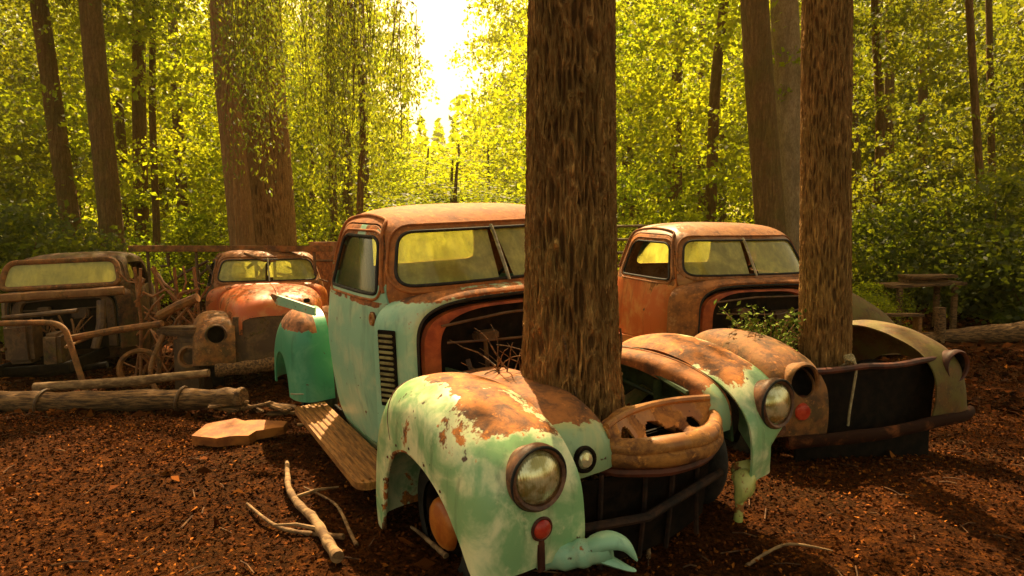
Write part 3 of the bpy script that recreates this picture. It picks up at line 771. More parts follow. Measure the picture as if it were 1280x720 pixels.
# --- left truck with its bonnet on
l3, bvh3 = make_truck(POSE_3, dict(
    name='pickup_truck', cat='pickup truck',
    label='rusty pickup on the left with an orange bonnet and a split windscreen',
    upper='roof_rust', lower='brown', louvres=False, fender='crust', sockets=True, cab_rust=lambda x, y, z: .3,
    cowl='orange_hood', cowl_rust=lambda x, y, z: .2, door_rust=lambda x, y, z: .4,
    fender_rust=lambda x, y, z: .35, hood=True, door_glass=False, cap=False))
rows = []
for x, w, top, zs in ((-.62, .655, 1.262, .9), (-.4, .64, 1.26, .9), (-.1, .60, 1.24, .9), (.2, .55, 1.20, .88), (.38, .50, 1.15, .86), (.47, .46, 1.09, .85), (.51, .43, 1.0, .84), (.52, .42, .93, .84)):
    rows.append([(x, y, z) for y, z in arch(w, top, zs, zs - .12, 3.2)])
m = MB(); m.grid(rows); m.build('hood', 'orange_hood', l3, 50, True, solid=.01, wob=.006, rust=lambda x, y, z: .15)
m = MB(); m.tube([(x, 0, z) for x, z in ((-.6, 1.27), (-.1, 1.25), (.2, 1.21), (.4, 1.15), (.5, 1.04))], .012, 8, flat=.6); m.build('hood_strip', 'orange_hood', l3, mir=True)
m = MB(); m.grid([[(.46 + .05 * math.cos(y * 2.5) - .02 * (z - .5), y, z) for y in np.linspace(-.52, .52, 24)] for z in np.linspace(.30, .93, 12)])
m.build('nose_panel', 'brown', l3, mir=True, solid=.02, wob=.01, rust=lambda x, y, z: .1)
headlamp(l3, (.585, .70, .755), .105, lens=False, ring='brown')
headlamp(l3, (.585, -.70, .755), .105, lens=False, ring='brown')
m = MB(); m.tube(catmull([(.72, .72, .36), (.76, .3, .38), (.78, -.1, .42), (.76, -.8, .47)], 24), [.075 + .006 * math.sin(k * 1.3) for k in range(24)], 12)
m.build('log_bumper', 'log', l3, mir=True, wob=.008)
m = MB(); m.box((.52, -.32, 1.10), (.06, .07, .05), .01); m.build('hood_latch', 'dark', l3, mir=True)

# --- far left truck, stripped nose, separate windscreen frame
l2, bvh2 = make_truck(POSE_2, dict(
    name='pickup_truck', cat='pickup truck',
    label='dark brown stripped truck at the far left with a one-piece windscreen frame tipped forward',
    upper='brown', lower='brown', louvres=False, fender='brown', cab_rust=lambda x, y, z: .3,
    cowl='brown', cowl_rust=lambda x, y, z: .5, door_rust=lambda x, y, z: .4, flange='brown',
    fender_rust=lambda x, y, z: .3, fenders=(), wheels=(), door_glass=False, cap=False))
WF = rpoly([(-.70, 1.29), (.70, 1.29), (.63, 1.63), (-.63, 1.63)], .12, 8)
fr = [(-.60 - (z - 1.29) * .35, y, z) for y, z in dense(WF)]
m = MB(); m.tube(fr, .035, 10, True, flat=1.1); wf = m.build('windscreen_frame', 'crust', l2, mir=True, rust=lambda x, y, z: .5)
cc = np.mean(fr, axis=0)
m = MB(); m.grid([[tuple(cc + (np.array(p) - cc) * k) for p in fr] for k in (.01, .5, .97)], cv=True); m.build('windscreen_glass', 'glass_olive', wf, mir=True)
m = MB()
m.tube(catmull([(-.4, .9, 1.17), (-.42, .3, 1.20), (-.42, -.3, 1.20), (-.4, -.8, 1.21)], 20), .045, 8, flat=1.3)
m.build('cowl_rail', 'crust', l2, mir=True, wob=.008)
m = MB()
m.tube([(-.2, .5, .95), (-.1, .1, .98), (0, -.4, 1.0)], .03, 8); m.tube([(-.3, -.55, 1.1), (-.2, -.58, .8), (-.1, -.52, .5)], .05, 8)
m.box((-.1, .25, .65), (.35, .3, .5), .05); m.box((.05, -.15, .55), (.3, .2, .4), .04); m.tube([(-.2, .62, .4), (-.15, .62, .9)], .06, 8)
m.build('engine_remains', 'brown', l2, mir=True, wob=.02)

# ------------------------------------------------------------------ ground
def smooth01(t): t = np.clip(t, 0, 1); return t * t * (3 - 2 * t)
_K = RNG.normal(size=(24, 2)) * np.repeat([.5, 1.6, 4.5, 11.], 6)[:, None]; _PH = RNG.uniform(0, 6.28, 24); _AM = np.repeat([.035, .014, .009, .006], 6)
def gz(x, y):
    x = np.asarray(x, float); y = np.asarray(y, float)
    z = -.29 * smooth01((y - 4.2) / 2.5) * smooth01((-x + .2) / 1.8)
    z = z - .09 * smooth01((y - 3.6) / 1.5) * smooth01((x - 1.) / 1.2) * (1 - smooth01((y - 7) / 3))
    z = z + .02 * np.maximum(0, y - 11)
    fall = 1 - .0 * y
    for k in range(24): z = z + _AM[k] * .6 * np.sin(_K[k, 0] * x + _K[k, 1] * y + _PH[k])
    return z

def np_mesh(name, verts, faces4, mat, parent=None, tint=None, smooth=False):
    me = bpy.data.meshes.new(name); nv = len(verts); nf = len(faces4); k = faces4.shape[1]
    me.vertices.add(nv); me.vertices.foreach_set('co', np.ascontiguousarray(verts, dtype=np.float32).ravel())
    me.loops.add(nf * k); me.loops.foreach_set('vertex_index', faces4.astype(np.int32).ravel())
    me.polygons.add(nf); me.polygons.foreach_set('loop_start', np.arange(0, nf * k, k, dtype=np.int32))
    me.update(calc_edges=True); me.validate()
    if tint is not None:
        a = me.attributes.new('tint', 'FLOAT', 'FACE'); a.data.foreach_set('value', tint.astype(np.float32))
    if smooth: me.shade_smooth()
    me.materials.append(MAT[mat]); return me

def link(name, me, parent=None):
    o = bpy.data.objects.new(name, me); C.objects.link(o)
    if parent is not None: o.parent = parent
    return o

def warp_axis(a, b, n, c, k):
    t = np.linspace(-1, 1, n); s = np.sinh(t * k) / np.sinh(k)
    return np.where(s < 0, c + s * (c - a), c + s * (b - c))
xs = warp_axis(-250, 250, 360, 0, 5.2); ys = warp_axis(-60, 400, 420, 3.5, 5.2)
XX, YY = np.meshgrid(xs, ys, indexing='ij'); ZZ = gz(XX, YY); ZZ = np.where(YY > 60, ZZ[0, 0] * 0 + .02 * 49 + 0 * ZZ, ZZ)
V = np.stack([XX, YY, ZZ], -1).reshape(-1, 3); n0, n1 = XX.shape
ii = (np.arange(n0 - 1)[:, None] * n1 + np.arange(n1 - 1)[None]).ravel()
g = link('ground', np_mesh('ground', V, np.stack([ii, ii + n1, ii + n1 + 1, ii + 1], 1), 'soil', smooth=True)); tag(g, kind='structure')

def leaf_quads(P, size, nrm_spread=1., fold=.25, asp=.55, updir=None):
    """diamond-shaped leaves, folded along the midrib; returns verts, faces"""
    n = len(P)
    d = RNG.normal(size=(n, 3)); d[:, 2] *= nrm_spread; d /= np.linalg.norm(d, axis=1)[:, None]
    if updir is not None: d = d * (1 - updir[3]) + np.array(updir[:3]) * updir[3]; d /= np.linalg.norm(d, axis=1)[:, None]
    u = np.cross(d, RNG.normal(size=(n, 3))); u /= np.linalg.norm(u, axis=1)[:, None]
    w = np.cross(d, u); s = np.asarray(size)[:, None] if np.ndim(size) else size
    a = P - d * s * .5; b = P + d * s * .5; l = P + u * s * asp * .5 + w * s * fold * .3; r = P - u * s * asp * .5 + w * s * fold * .3
    return np.stack([a, l, b, r], 1).reshape(-1, 3), np.arange(n * 4).reshape(n, 4)

# leaf litter and mulch
def litter(n, x0, x1, y0, y1, smin, smax):
    x = RNG.uniform(x0, x1, n); y = y0 + (y1 - y0) * RNG.uniform(0, 1, n) ** 1.25
    k = np.abs(x) < .95 * (y + 1.2); x = x[k]; y = y[k]; n = len(x)
    s = RNG.uniform(smin, smax, n) * (1 + .08 * y)
    z = gz(x, y) + RNG.uniform(-.002, .016, n) + s * .1
    V, F = leaf_quads(np.stack([x, y, z], 1), s, .35, .5, .55)
    return V, F, n
V1, F1, a1 = litter(230000, -8, 8, 1.6, 9., .009, .026)
V2, F2, a2 = litter(26000, -16, 20, 6., 24., .05, .10)
V3, F3, a3 = litter(500, -8, 8, 1.6, 12., .05, .08)
VV = np.concatenate([V1, V2, V3]); FF = np.concatenate([F1, F2 + len(V1), F3 + len(V1) + len(V2)])
tt = np.clip(RNG.beta(1.3, 3.0, len(FF)) + .20 * np.sin(VV[::4, 0] * 2.3 + 1.3 * np.sin(VV[::4, 1] * 1.7)) * np.sin(VV[::4, 1] * 3.1) - .03, 0, 1); tt[-a3:] = np.clip(tt[-a3:] + .3, 0, 1)  # broad tint waves stand in for soft light variety on the ground
o = link('leaf_litter', np_mesh('leaf_litter', VV, FF, 'litter', tint=tt)); tag(o, kind='stuff', label='brown dead leaves and bark mulch covering the forest floor', cat='leaf litter')

# ------------------------------------------------------------------ camera-space helper for standing things on the ground
FPX, PITCH, HC = 780., .075, 1.53
def at(u, dist):
    """world x, y of picture column u at ground distance dist ahead"""
    return ((u - 640) / FPX * dist, dist)

# ------------------------------------------------------------------ trees
def trunk_mesh(path, radii, nseg=28, rows=40, bark=.0, flare=.0, kx=13., kz=1.6, mat='bark_far', seed=0.):
    P = catmull(path, rows); r = np.interp(np.linspace(0, 1, rows), np.linspace(0, 1, len(radii)), radii)
    V = []; RD = []
    for i in range(rows):
        z = P[i][2] - P[0][2]
        for j in range(nseg):
            a = 2 * math.pi * j / nseg; rr = r[i]
            fl = flare * math.exp(-z / .35) * (1 + .45 * math.sin(a * 5 + seed) + .25 * math.sin(a * 9 + 1.3 * seed))
            rr += fl * rr
            c, s = math.cos(a), math.sin(a)
            if bark:
                q = Vector((c * r[i] * kx + seed, s * r[i] * kx, P[i][2] * kz))
                q += noise.noise_vector(q * .5) * .6
                ds, _ = noise.voronoi(q); e = min(1., (ds[1] - ds[0]) * 2.1)
                e = (1 - e) ** 1.6; RD.append(e); rr += bark * (e - .3) + bark * .35 * noise.noise(q * 4.)
                rr += bark * .8 * noise.noise(Vector((c * 1.2, s * 1.2, P[i][2] * .5)))
            else:
                RD.append(1.); rr *= 1 + .06 * noise.noise(Vector((c * 1.5 + seed, s * 1.5, P[i][2] * .6)))
            V.append((P[i][0] + c * rr, P[i][1] + s * rr, P[i][2]))
    V = np.array(V); i = np.arange(rows - 1)[:, None] * nseg; j = np.arange(nseg)[None]
    F = np.stack([i + j, i + (j + 1) % nseg, i + nseg + (j + 1) % nseg, i + nseg + j], -1).reshape(-1, 4)
    me = np_mesh('trunk', V, F, mat, smooth=True)
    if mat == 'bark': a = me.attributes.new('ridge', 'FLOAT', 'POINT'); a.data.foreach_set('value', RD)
    return me

def limbs(mb, base, n, length, up=.4, r0=.08, seed=0, sub=2):
    rnd = random.Random(seed); tips = []
    for k in range(n):
        a = rnd.uniform(0, 2 * math.pi); b = Vector(base) + Vector((0, 0, rnd.uniform(-1, 1) * length * .8))
        d = Vector((math.cos(a), math.sin(a), rnd.uniform(up - .3, up + .4))).normalized(); p = b; pts = [p]
        for q in range(5):
            d = (d + Vector((rnd.uniform(-.3, .3), rnd.uniform(-.3, .3), rnd.uniform(-.2, .15)))).normalized(); p = p + d * length / 5; pts.append(p)
        mb.tube(pts, [r0 * (1 - .8 * i / 5) for i in range(6)], 6); tips += pts[2:]
    return tips

def crown_points(n_sprays, per, rx, rz, zc, spray=.55, flat=.16, seed=0, droop=.25, hollow=.0):
    """leaves sit in flat, layered sprays as on beech and maple boughs"""
    g = np.random.default_rng(seed)
    c = g.normal(size=(n_sprays, 3)); c /= np.linalg.norm(c, axis=1)[:, None]; c *= g.uniform(.25, 1., (n_sprays, 1)) ** .5
    c = c * np.array([rx, rx, rz]) + np.array([0, 0, zc])
    az = np.arctan2(c[:, 1], c[:, 0]); out = []
    rad = spray * g.uniform(.6, 1.5, n_sprays)
    for i in range(n_sprays):
        m = int(per * g.uniform(.5, 1.4)); t = g.uniform(-1, 1, m); s = g.normal(0, .45, m)
        d = np.array([math.cos(az[i]), math.sin(az[i])]); e = np.array([-d[1], d[0]])
        xy = d[None] * (t * rad[i] * 1.3)[:, None] + e[None] * (s * rad[i] * (1 - .4 * np.abs(t)))[:, None]
        z = -droop * rad[i] * (t + .3) ** 2 * .8 - .25 * np.abs(s) * rad[i] + g.normal(0, flat * rad[i], m)
        out.append(np.concatenate([c[i, :2] + xy, (c[i, 2] + z)[:, None]], 1))
    return np.concatenate(out)

def crown_mesh(P, size, mat, seed=0, spread=.6):
    global RNG
    keep = RNG; RNG = np.random.default_rng(seed)
    V, F = leaf_quads(P, (.45 + 1.3 * RNG.beta(1.6, 3., len(P))) * size, spread, .3, .62)
    t = np.clip(RNG.normal(.5, .2, len(P)) + .25 * np.sin(P[:, 0] * 1.3 + seed) * np.sin(P[:, 2] * 1.7 + seed), 0, 1)
    RNG = keep
    return np_mesh('crown', V, F, mat, tint=t)

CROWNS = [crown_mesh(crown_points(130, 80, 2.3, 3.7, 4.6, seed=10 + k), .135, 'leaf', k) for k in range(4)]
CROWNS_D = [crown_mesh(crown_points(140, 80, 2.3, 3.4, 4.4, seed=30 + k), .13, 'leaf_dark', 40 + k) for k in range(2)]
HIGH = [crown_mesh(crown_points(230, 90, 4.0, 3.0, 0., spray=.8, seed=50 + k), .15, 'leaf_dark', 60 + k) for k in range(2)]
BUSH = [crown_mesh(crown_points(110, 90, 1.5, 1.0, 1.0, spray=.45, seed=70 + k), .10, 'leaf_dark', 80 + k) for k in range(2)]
BUSHY = [crown_mesh(crown_points(110, 90, 1.5, 1.1, 1.1, spray=.45, seed=90 + k), .10, 'leaf', 95 + k) for k in range(2)]

def px_tree(name, label, cat, u0, u1, vtop_dist, wpx, mat='bark_far', flare=.25, bark=0., nseg=28, rows=40, group=None, crown=None, top=11., ct=8., base_extra=0., zmul=1., lean_y=0., taper=.8, kx=13., kz=1.6):
    """trunk whose picture column is u1 at eye level and u0 at the top edge of the picture"""
    d = vtop_dist; x1 = (u1 - 640) / FPX * d; zt = HC + d * math.tan(math.atan(360 / FPX) - PITCH)
    dd = d * math.cos(PITCH) + (zt - HC) * -math.sin(PITCH)   # depth of the point at the top edge
    x0 = (u0 - 640) / FPX * dd
    sl = (x0 - x1) / (zt - HC)
    zb = float(gz(x1, d)) - .15
    root = empty(name, loc=(x1 - sl * HC, d, zb)); tag(root, label, cat, group)
    r = wpx / 2 / FPX * d
    b = sl * (HC - zb) * 0
    path = [(sl * z + .05 * r * math.sin(z), lean_y * z, z) for z in (0, .6, 1.5, 3, 5, 8, top)]
    me = trunk_mesh(path, [r * 1.08, r * 1.05, r * 1.0, r * .96, r * .92, r * .85, r * taper * .8], nseg, rows, bark, flare, kx, kz, mat=mat, seed=u1 * .37)
    link('trunk', me, root)
    if crown is not None:
        c = link('crown', crown, root); c.location = (sl * ct, lean_y * ct, ct); c.rotation_euler.z = u1 * .7
    return root

# big tree growing through the mint truck
Mm = frame_matrix(*POSE_M); bp = Mm @ Vector((.03, -.10, .35))
root = empty('tree', loc=(bp.x, bp.y, 0.)); tag(root, 'big furrowed trunk rising out of the engine bay of the mint green truck', 'tree')
path = [(.01, 0, -.1), (.0, 0, .4), (-.005, 0, .8), (-.01, 0, 1.3), (-.018, 0, 2.0), (-.03, 0, 3.0), (-.05, 0, 5), (-.05, 0, 9)]
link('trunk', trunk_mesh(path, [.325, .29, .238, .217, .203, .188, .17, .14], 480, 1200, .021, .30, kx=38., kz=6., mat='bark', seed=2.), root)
c = link('crown', HIGH[0], root); c.location = (0, 0, 8.6)
mb = MB(); limbs(mb, (0, 0, 7.5), 9, 3.2, seed=3); mb.build('limb', 'bark_far', root)
# vines and suckers around its foot
mb = MB(); rnd = random.Random(5)
for k in range(30):
    a = rnd.uniform(math.pi * .7, math.pi * 1.3); r = .22 + rnd.uniform(0, .22); p = Vector((math.cos(a) * r, abs(math.sin(a)) * r * .8, rnd.uniform(.55, .9))); pts = [p]
    d = Vector((rnd.uniform(-.6, .2), rnd.uniform(-.3, .2), rnd.uniform(.1, .9))).normalized()
    for q in range(7):
        d = (d + Vector((rnd.uniform(-.3, .3), rnd.uniform(-.3, .3), rnd.uniform(-.35, .2)))).normalized(); p = p + d * .042; pts.append(p)
    mb.tube(pts, [.0055 * (1 - .7 * i / 7) for i in range(8)], 5)
for k in range(5):
    a0 = rnd.uniform(3.0, 5.6); pts = []
    for q in range(16):
        t = q / 15; a = a0 + t * rnd.choice((1,)) * (.8 if k % 2 else -.7); r = .255 - .03 * t + .008 * math.sin(q); pts.append((math.cos(a) * r, math.sin(a) * r, .35 + t * .75))
    mb.tube(pts, .006, 6)
mb.build('root_suckers', 'log', root)

# dark tree in the nose of the orange truck
Mr = frame_matrix(*POSE_R); bp = Mr @ Vector((.28, -.16, .3))
root = empty('tree', loc=(bp.x, bp.y, -.1)); tag(root, 'dark slim trunk standing in the nose of the orange truck on the right', 'tree')
path = [(.02, 0, 0), (.0, 0, .5), (-.02, 0, 1.2), (-.06, 0, 2.2), (-.09, 0, 3.2), (-.14, 0, 5), (-.2, 0, 9)]
link('trunk', trunk_mesh(path, [.175, .175, .168, .160, .158, .15, .12], 240, 520, .011, .06, kx=48., kz=7.5, mat='bark', seed=7.), root)
c = link('crown', HIGH[1], root); c.location = (-.2, 0, 9.)

BIG = [
 ('pale brown trunk leaning left, outermost big trunk on the left', 50, 95, 15, 22, 'bark_far', HIGH[0]),
 ('straight brown trunk second from the left edge, behind the far left truck', 113, 143, 13.5, 27, 'bark_far', HIGH[1]),
 ('slimmer trunk standing against the left side of the widest background trunk', 277, 305, 11.6, 30, 'bark_mid', None),
 ('widest background trunk, dark and furrowed, behind the truck with the orange bonnet', 324, 342, 12.6, 56, 'bark', None),
 ('dark curved trunk behind the roof of the orange truck, left of the pale trunk', 944, 963, 12, 36, 'bark_far', None),
 ('pale smooth grey trunk between the two dark trunks over the orange truck', 980, 994, 14, 36, 'bark_pale', HIGH[1]),
 ('brown trunk just right of the dark tree in the orange truck', 1055, 1068, 18, 22, 'bark_far', None),
 ('thin dark sapling trunk at the right among the bushes', 1211, 1228, 13, 9, 'bark_far', None),
 ('thinnest pole-like sapling beside the right edge of the picture', 1236, 1240, 15, 8, 'bark_far', None)]
for lab, u0, u1, d, w, mt, cr in BIG:
    px_tree('tree', lab, 'tree', u0, u1, d, w, mt, crown=cr, ct=10., top=12., bark=.02 if w == 56 else .006 if w > 25 else 0., nseg=120 if w == 56 else 48, rows=300 if w == 56 else 120, kx=22. if w == 56 else 13., kz=2.6 if w == 56 else 1.6)

# weeping boughs hanging from the wide trunk
def weeping(cx, cy, n, x_r, y_r, ztop, lmin, lmax, seed):
    g = np.random.default_rng(seed); pts = []; mb = MB()
    for k in range(n):
        x = cx + g.uniform(-x_r, x_r); y = cy + g.uniform(-y_r, y_r); l = g.uniform(lmin, lmax) * (1 - .35 * abs(x - cx) / x_r); z0 = ztop + g.uniform(-.3, 1.2)
        m = int(l * 42); t = g.uniform(0, 1, m); sw = g.uniform(-.25, .25)
        pts.append(np.stack([x + sw * t + g.normal(0, .07, m), y + g.normal(0, .07, m), z0 - t * (l + .8)], 1))
        if k % 3 == 0: mb.tube([(x, y, z0), (x + sw * .5, y, z0 - l * .5), (x + sw, y, z0 - l)], .006, 4)
    return np.concatenate(pts), mb
xw, yw = at(425, 9.5)
P, mb = weeping(-.25, 0, 170, 1.35, 1.2, 5.0, .7, 2.6, 4)
P[:, 2] += 0.
V, F = leaf_quads(P, RNG.uniform(.05, .11, len(P)), .8, .3, .32, (0, 0, -1, .55))
root = empty('weeping_tree', loc=(xw, yw, 0)); tag(root, 'drooping boughs hanging between the widest trunk and the bright gap of sky', 'tree')
link('crown', np_mesh('crown', V, F, 'leaf_weep', tint=np.clip(RNG.normal(.5, .25, len(F)), 0, 1)), root)
for k in range(3): mb.tube([(-1.9, .8 + .2 * k - .6, 5.6), (-.5, .2 * k - .4, 5.75), (.5, -.3 + .2 * k, 5.6), (.9, -.2 + .1 * k, 5.4)], [.05, .035, .02, .008], 5)
mb.build('bough', 'bark_far', root)
link('trunk', trunk_mesh([(-.05, 1.3, -.4), (0, 1.3, 2), (.1, 1.2, 4), (-.1, 1., 6), (-.2, .9, 8)], [.07, .06, .055, .05, .04], 14, 30, mat='bark_far'), root)
# dark hanging leaves over the wide trunk
P, mb = weeping(0, 0, 60, .55, .5, 4.9, .5, 1.5, 9)
V, F = leaf_quads(P, RNG.uniform(.05, .10, len(P)), .8, .3, .4, (0, 0, -1, .4))
x_, y_ = at(325, 10.4); root = empty('hanging_ivy', loc=(x_, y_, .35)); tag(root, 'dark leafy ivy hanging over the upper part of the widest background trunk', 'ivy')
link('foliage', np_mesh('foliage', V, F, 'leaf_dark', tint=np.clip(RNG.normal(.4, .2, len(F)), 0, 1)), root); mb.build('stem', 'bark_far', root)

# woodland behind: every tree its own trunk and crown
rnd = random.Random(21)
TR = [trunk_mesh([(0, 0, -.3), (.05, .03, 2), (-.03, 0, 5), (.1, .05, 8), (.05, 0, 11)], [.13, .11, .10, .08, .04], 12, 22, mat='bark_far', seed=k) for k in range(3)]
spots = []
def gap_ok(u, d, r): return abs(u - 538) > .66 * r / d * FPX + 23
tries = 0
cols = np.linspace(-60, 1340, 26)
layout = []
for row, d0 in enumerate((16., 21, 27, 34, 43)):
    k = (8, 10, 13, 16, 19)[row]
    for i in range(k):
        u = -90 + (i + .5) * 1460 / k + rnd.uniform(-35, 35); d = d0 * rnd.uniform(.9, 1.12)
        layout.append((u, d, row))
cnt = 0
for u, d, row in layout:
    x, y = at(u, d); s = rnd.uniform(.85, 1.15) * (1 + .10 * row)
    root = empty('tree', loc=(x, y, float(gz(x, y)) - .1))
    side = 'leafy understory tree in the wood behind the trucks'
    tag(root, 'slim leafy tree in the sunlit wood behind the trucks', 'tree', 'leafy trees of the wood behind the trucks')
    t = link('trunk', TR[cnt % 3], root); t.scale = (s * rnd.uniform(.6, 1.3),) * 2 + (s,); t.rotation_euler = (rnd.uniform(-.05, .05), rnd.uniform(-.06, .06), rnd.uniform(0, 6))
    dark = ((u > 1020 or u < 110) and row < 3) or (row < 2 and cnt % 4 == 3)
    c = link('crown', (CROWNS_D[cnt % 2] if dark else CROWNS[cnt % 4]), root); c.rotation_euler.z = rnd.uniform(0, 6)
    if gap_ok(u, d, 2.6 * s): c.scale = (s, s, s * 1.15)
    else:
        k = (1.2 + .165 * d) / 8.4; c.scale = (s * .9, s * .9, k)
        t.scale.z = k * .75
    cnt += 1
    # upper storey for height (only where the sky gap stays open)
    if gap_ok(u, d, 2.6 * s) and row >= 2:
        c.scale = (s * 1.15, s * 1.15, s * 1.55)

# thin bare poles in the glow
for k, (u0, u1, d, w, lab) in enumerate([(172, 178, 17, 17, 'short dark trunk behind the gap between the two left trucks'),
        (214, 232, 20, 13, 'crooked thin trunk left of the slim and wide trunk pair'), (388, 392, 22, 6, 'very thin pale stem just right of the widest background trunk'), (428, 437, 20, 13, 'dark stem under the drooping boughs, above the mint cab window'),
        (412, 418, 18, 10, 'thin stem under the left part of the drooping boughs'), (452, 460, 26, 9, 'distant stem under the right part of the drooping boughs'), (783, 790, 22, 8, 'thin upright stem just right of the big trunk in the mint truck'),
        (805, 828, 24, 7, 'thin stem leaning left in the bright wood above the orange truck'), (846, 845, 20, 14, 'forked grey stem in the bright wood above the orange truck roof'), (878, 876, 26, 11, 'slender stem in the bright wood between forked stem and curved trunk'),
        (903, 902, 28, 10, 'distant stem close to the left of the dark curved trunk'), (1112, 1110, 20, 12, 'dark stem above the old table on the right'), (1152, 1156, 24, 9, 'distant thin stem between the table and the sapling')]):
    px_tree('tree', lab, 'tree', u0, u1, d, w, 'bark_far', crown=None, top=10 + d * .1, nseg=16, rows=40)

# far wood: one mass of foliage
g2 = np.random.default_rng(5); n = 110000
uu = g2.uniform(-350, 1650, n); dd = g2.uniform(50, 85, n); zz = g2.uniform(0, 1, n)
x = (uu - 640) / FPX * dd; top = (15 + 7 * np.sin(uu * .021) + 4 * np.sin(uu * .057 + 1)) * dd / 60 + 4
hole = np.abs(uu - 540) < 33 + 10 * np.sin(dd * 1.7); top = np.where(hole, 1.5 + dd * .17 + 1.5 * np.sin(uu * .3), np.maximum(top * .8, 14))
z = zz * top
V, F = leaf_quads(np.stack([x, dd, z], 1), g2.uniform(.5, .95, n), .6, .3, .6)
o = link('woodland', np_mesh('woodland', V, F, 'leaf', tint=g2.uniform(0, 1, n))); tag(o, 'bright yellow-green mass of distant forest foliage', 'woodland', kind='stuff')

# bushes
def bush(u, d, s, lab, dark=True, k=0, zs=1., group=None, dz=0.):
    x, y = at(u, d); root = empty('bush', loc=(x, y, float(gz(x, y)) - .1 + dz)); tag(root, lab, 'bush', group)
    c = link('foliage', (BUSH if dark else BUSHY)[k % 2], root); c.scale = (s, s, s * zs); c.rotation_euler.z = u
    mb = MB(); r = random.Random(int(u))
    for q in range(7):
        a = r.uniform(0, 6.28); mb.tube([(0, 0, 0), (math.cos(a) * .4 * s, math.sin(a) * .4 * s, .8 * s), (math.cos(a) * .9 * s, math.sin(a) * .9 * s, 1.5 * s * zs)], [.025, .018, .006], 5)
    mb.build('stem', 'bark_far', root)
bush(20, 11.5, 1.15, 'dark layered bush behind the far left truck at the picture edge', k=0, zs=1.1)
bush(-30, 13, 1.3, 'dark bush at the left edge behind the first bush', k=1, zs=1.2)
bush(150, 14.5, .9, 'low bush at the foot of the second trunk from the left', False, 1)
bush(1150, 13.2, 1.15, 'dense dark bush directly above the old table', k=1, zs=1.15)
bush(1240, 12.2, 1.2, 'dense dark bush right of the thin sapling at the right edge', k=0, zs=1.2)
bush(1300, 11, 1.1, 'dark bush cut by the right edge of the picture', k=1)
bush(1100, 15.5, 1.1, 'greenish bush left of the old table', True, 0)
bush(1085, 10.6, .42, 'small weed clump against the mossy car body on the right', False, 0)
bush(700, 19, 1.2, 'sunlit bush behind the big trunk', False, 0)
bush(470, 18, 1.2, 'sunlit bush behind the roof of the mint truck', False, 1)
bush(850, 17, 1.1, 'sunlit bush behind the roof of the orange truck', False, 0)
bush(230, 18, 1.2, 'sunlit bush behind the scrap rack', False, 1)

# ------------------------------------------------------------------ loose things
def thing(mb, name, mat, label, cat, loc=(0, 0, 0), rz=0., group=None, **kw):
    o = mb.build(name, mat, None, **kw); o.location = loc; o.rotation_euler = (0, 0, rz); tag(o, label, cat, group); return o

# leafy shrub in the orange truck's bay
bpw = Mr @ Vector((-.0, -.42, .66)); root = empty('shrub', loc=bpw); tag(root, 'light green leafy shrub sprouting in the nose of the orange truck', 'shrub')
g3 = np.random.default_rng(3); P = []; mb = MB()
for k in range(60):
    a = g3.uniform(0, 6.28); l = g3.uniform(.12, .48); up = g3.uniform(.12, .50); e = np.array([math.cos(a) * l, math.sin(a) * l * .8, up])
    for t in np.linspace(.3, 1, 26): P.append(e * np.array([t, t, t ** .7]) + g3.normal(0, .018, 3))
    mb.tube([(0, 0, 0), tuple(e * np.array([.5, .5, .62])), tuple(e)], [.006, .004, .002], 5)
P = np.array(P); V, F = leaf_quads(P, g3.uniform(.025, .055, len(P)), .5, .3, .5)
link('foliage', np_mesh('foliage', V, F, 'petal', tint=g3.uniform(.1, 1, len(F))), root); mb.build('stem', 'stick', root)

# rope over the orange truck's front rail
pts = catmull([Mr @ Vector(p) for p in [(.42, -.06, .70), (.50, -.05, .80), (.545, -.045, .835), (.585, -.04, .80), (.60, -.0, .70), (.605, .02, .55), (.60, .03, .42)]], 30)
pts = [Mr @ Vector((p[0], p[1], p[2])) for p in catmull([(.40, -.19, .76), (.47, -.20, .81), (.52, -.20, .845), (.56, -.205, .80), (.565, -.22, .68), (.565, -.24, .52), (.56, -.24, .40)], 30)]
mb = MB(); mb.tube(pts, .0085, 8)
k0 = pts[8]
for q in range(3): mb.tube([Vector(k0) + Vector((.03 * math.cos(a), .02 * math.sin(a) + .01 * q, .012 * q + .01 * math.sin(2 * a))) for a in np.linspace(0, 6.28, 14, endpoint=False)], .009, 6, True)
o = mb.build('rope', 'rope', None); tag(o, 'pale knotted rope hanging over the front rail of the orange truck', 'rope')

# long log lying before the far left truck
x0, y0 = -5.6, 6.35; x1, y1 = -2.72, 6.22
z_ = float(gz(-4, 6.3)) + .10
pts = catmull([(x0, y0, z_ + .02), (-4.9, 6.33, z_), (-4.2, 6.3, z_ + .02), (-3.4, 6.26, z_ + .05), (-2.9, 6.24, z_ + .07), (x1, y1, z_ + .08)], 60)
mb = MB(); mb.tube([p - pts[30] for p in pts], [.115 - .02 * i / 60 + .008 * math.sin(i * .7) for i in range(60)], 24)
o = thing(mb, 'fallen_log', 'log', 'long thick brown log lying on the ground in front of the far left truck', 'log', tuple(pts[30]), wob=.01)
mb = MB()
for kx, ll in ((-4.85, .13), (-3.35, .125)):
    p = min(pts, key=lambda q: abs(q[0] - kx))
    mb.tube([Vector((p[0] + .02 * math.sin(a), p[1] + ll * math.cos(a), p[2] + ll * math.sin(a))) for a in np.linspace(0, 6.28, 18, endpoint=False)], .016, 6, True)
    b = mb.build('wire_binding', 'brown', None); b.parent = o; b.matrix_parent_inverse = o.matrix_world.inverted() if False else Matrix.Translation(-Vector(pts[30])); mb = MB()
mb = MB(); mb.tube([(-.9, -.02, 0), (0, .02, .04), (.9, 0, .14)], [.05, .055, .04], 12)
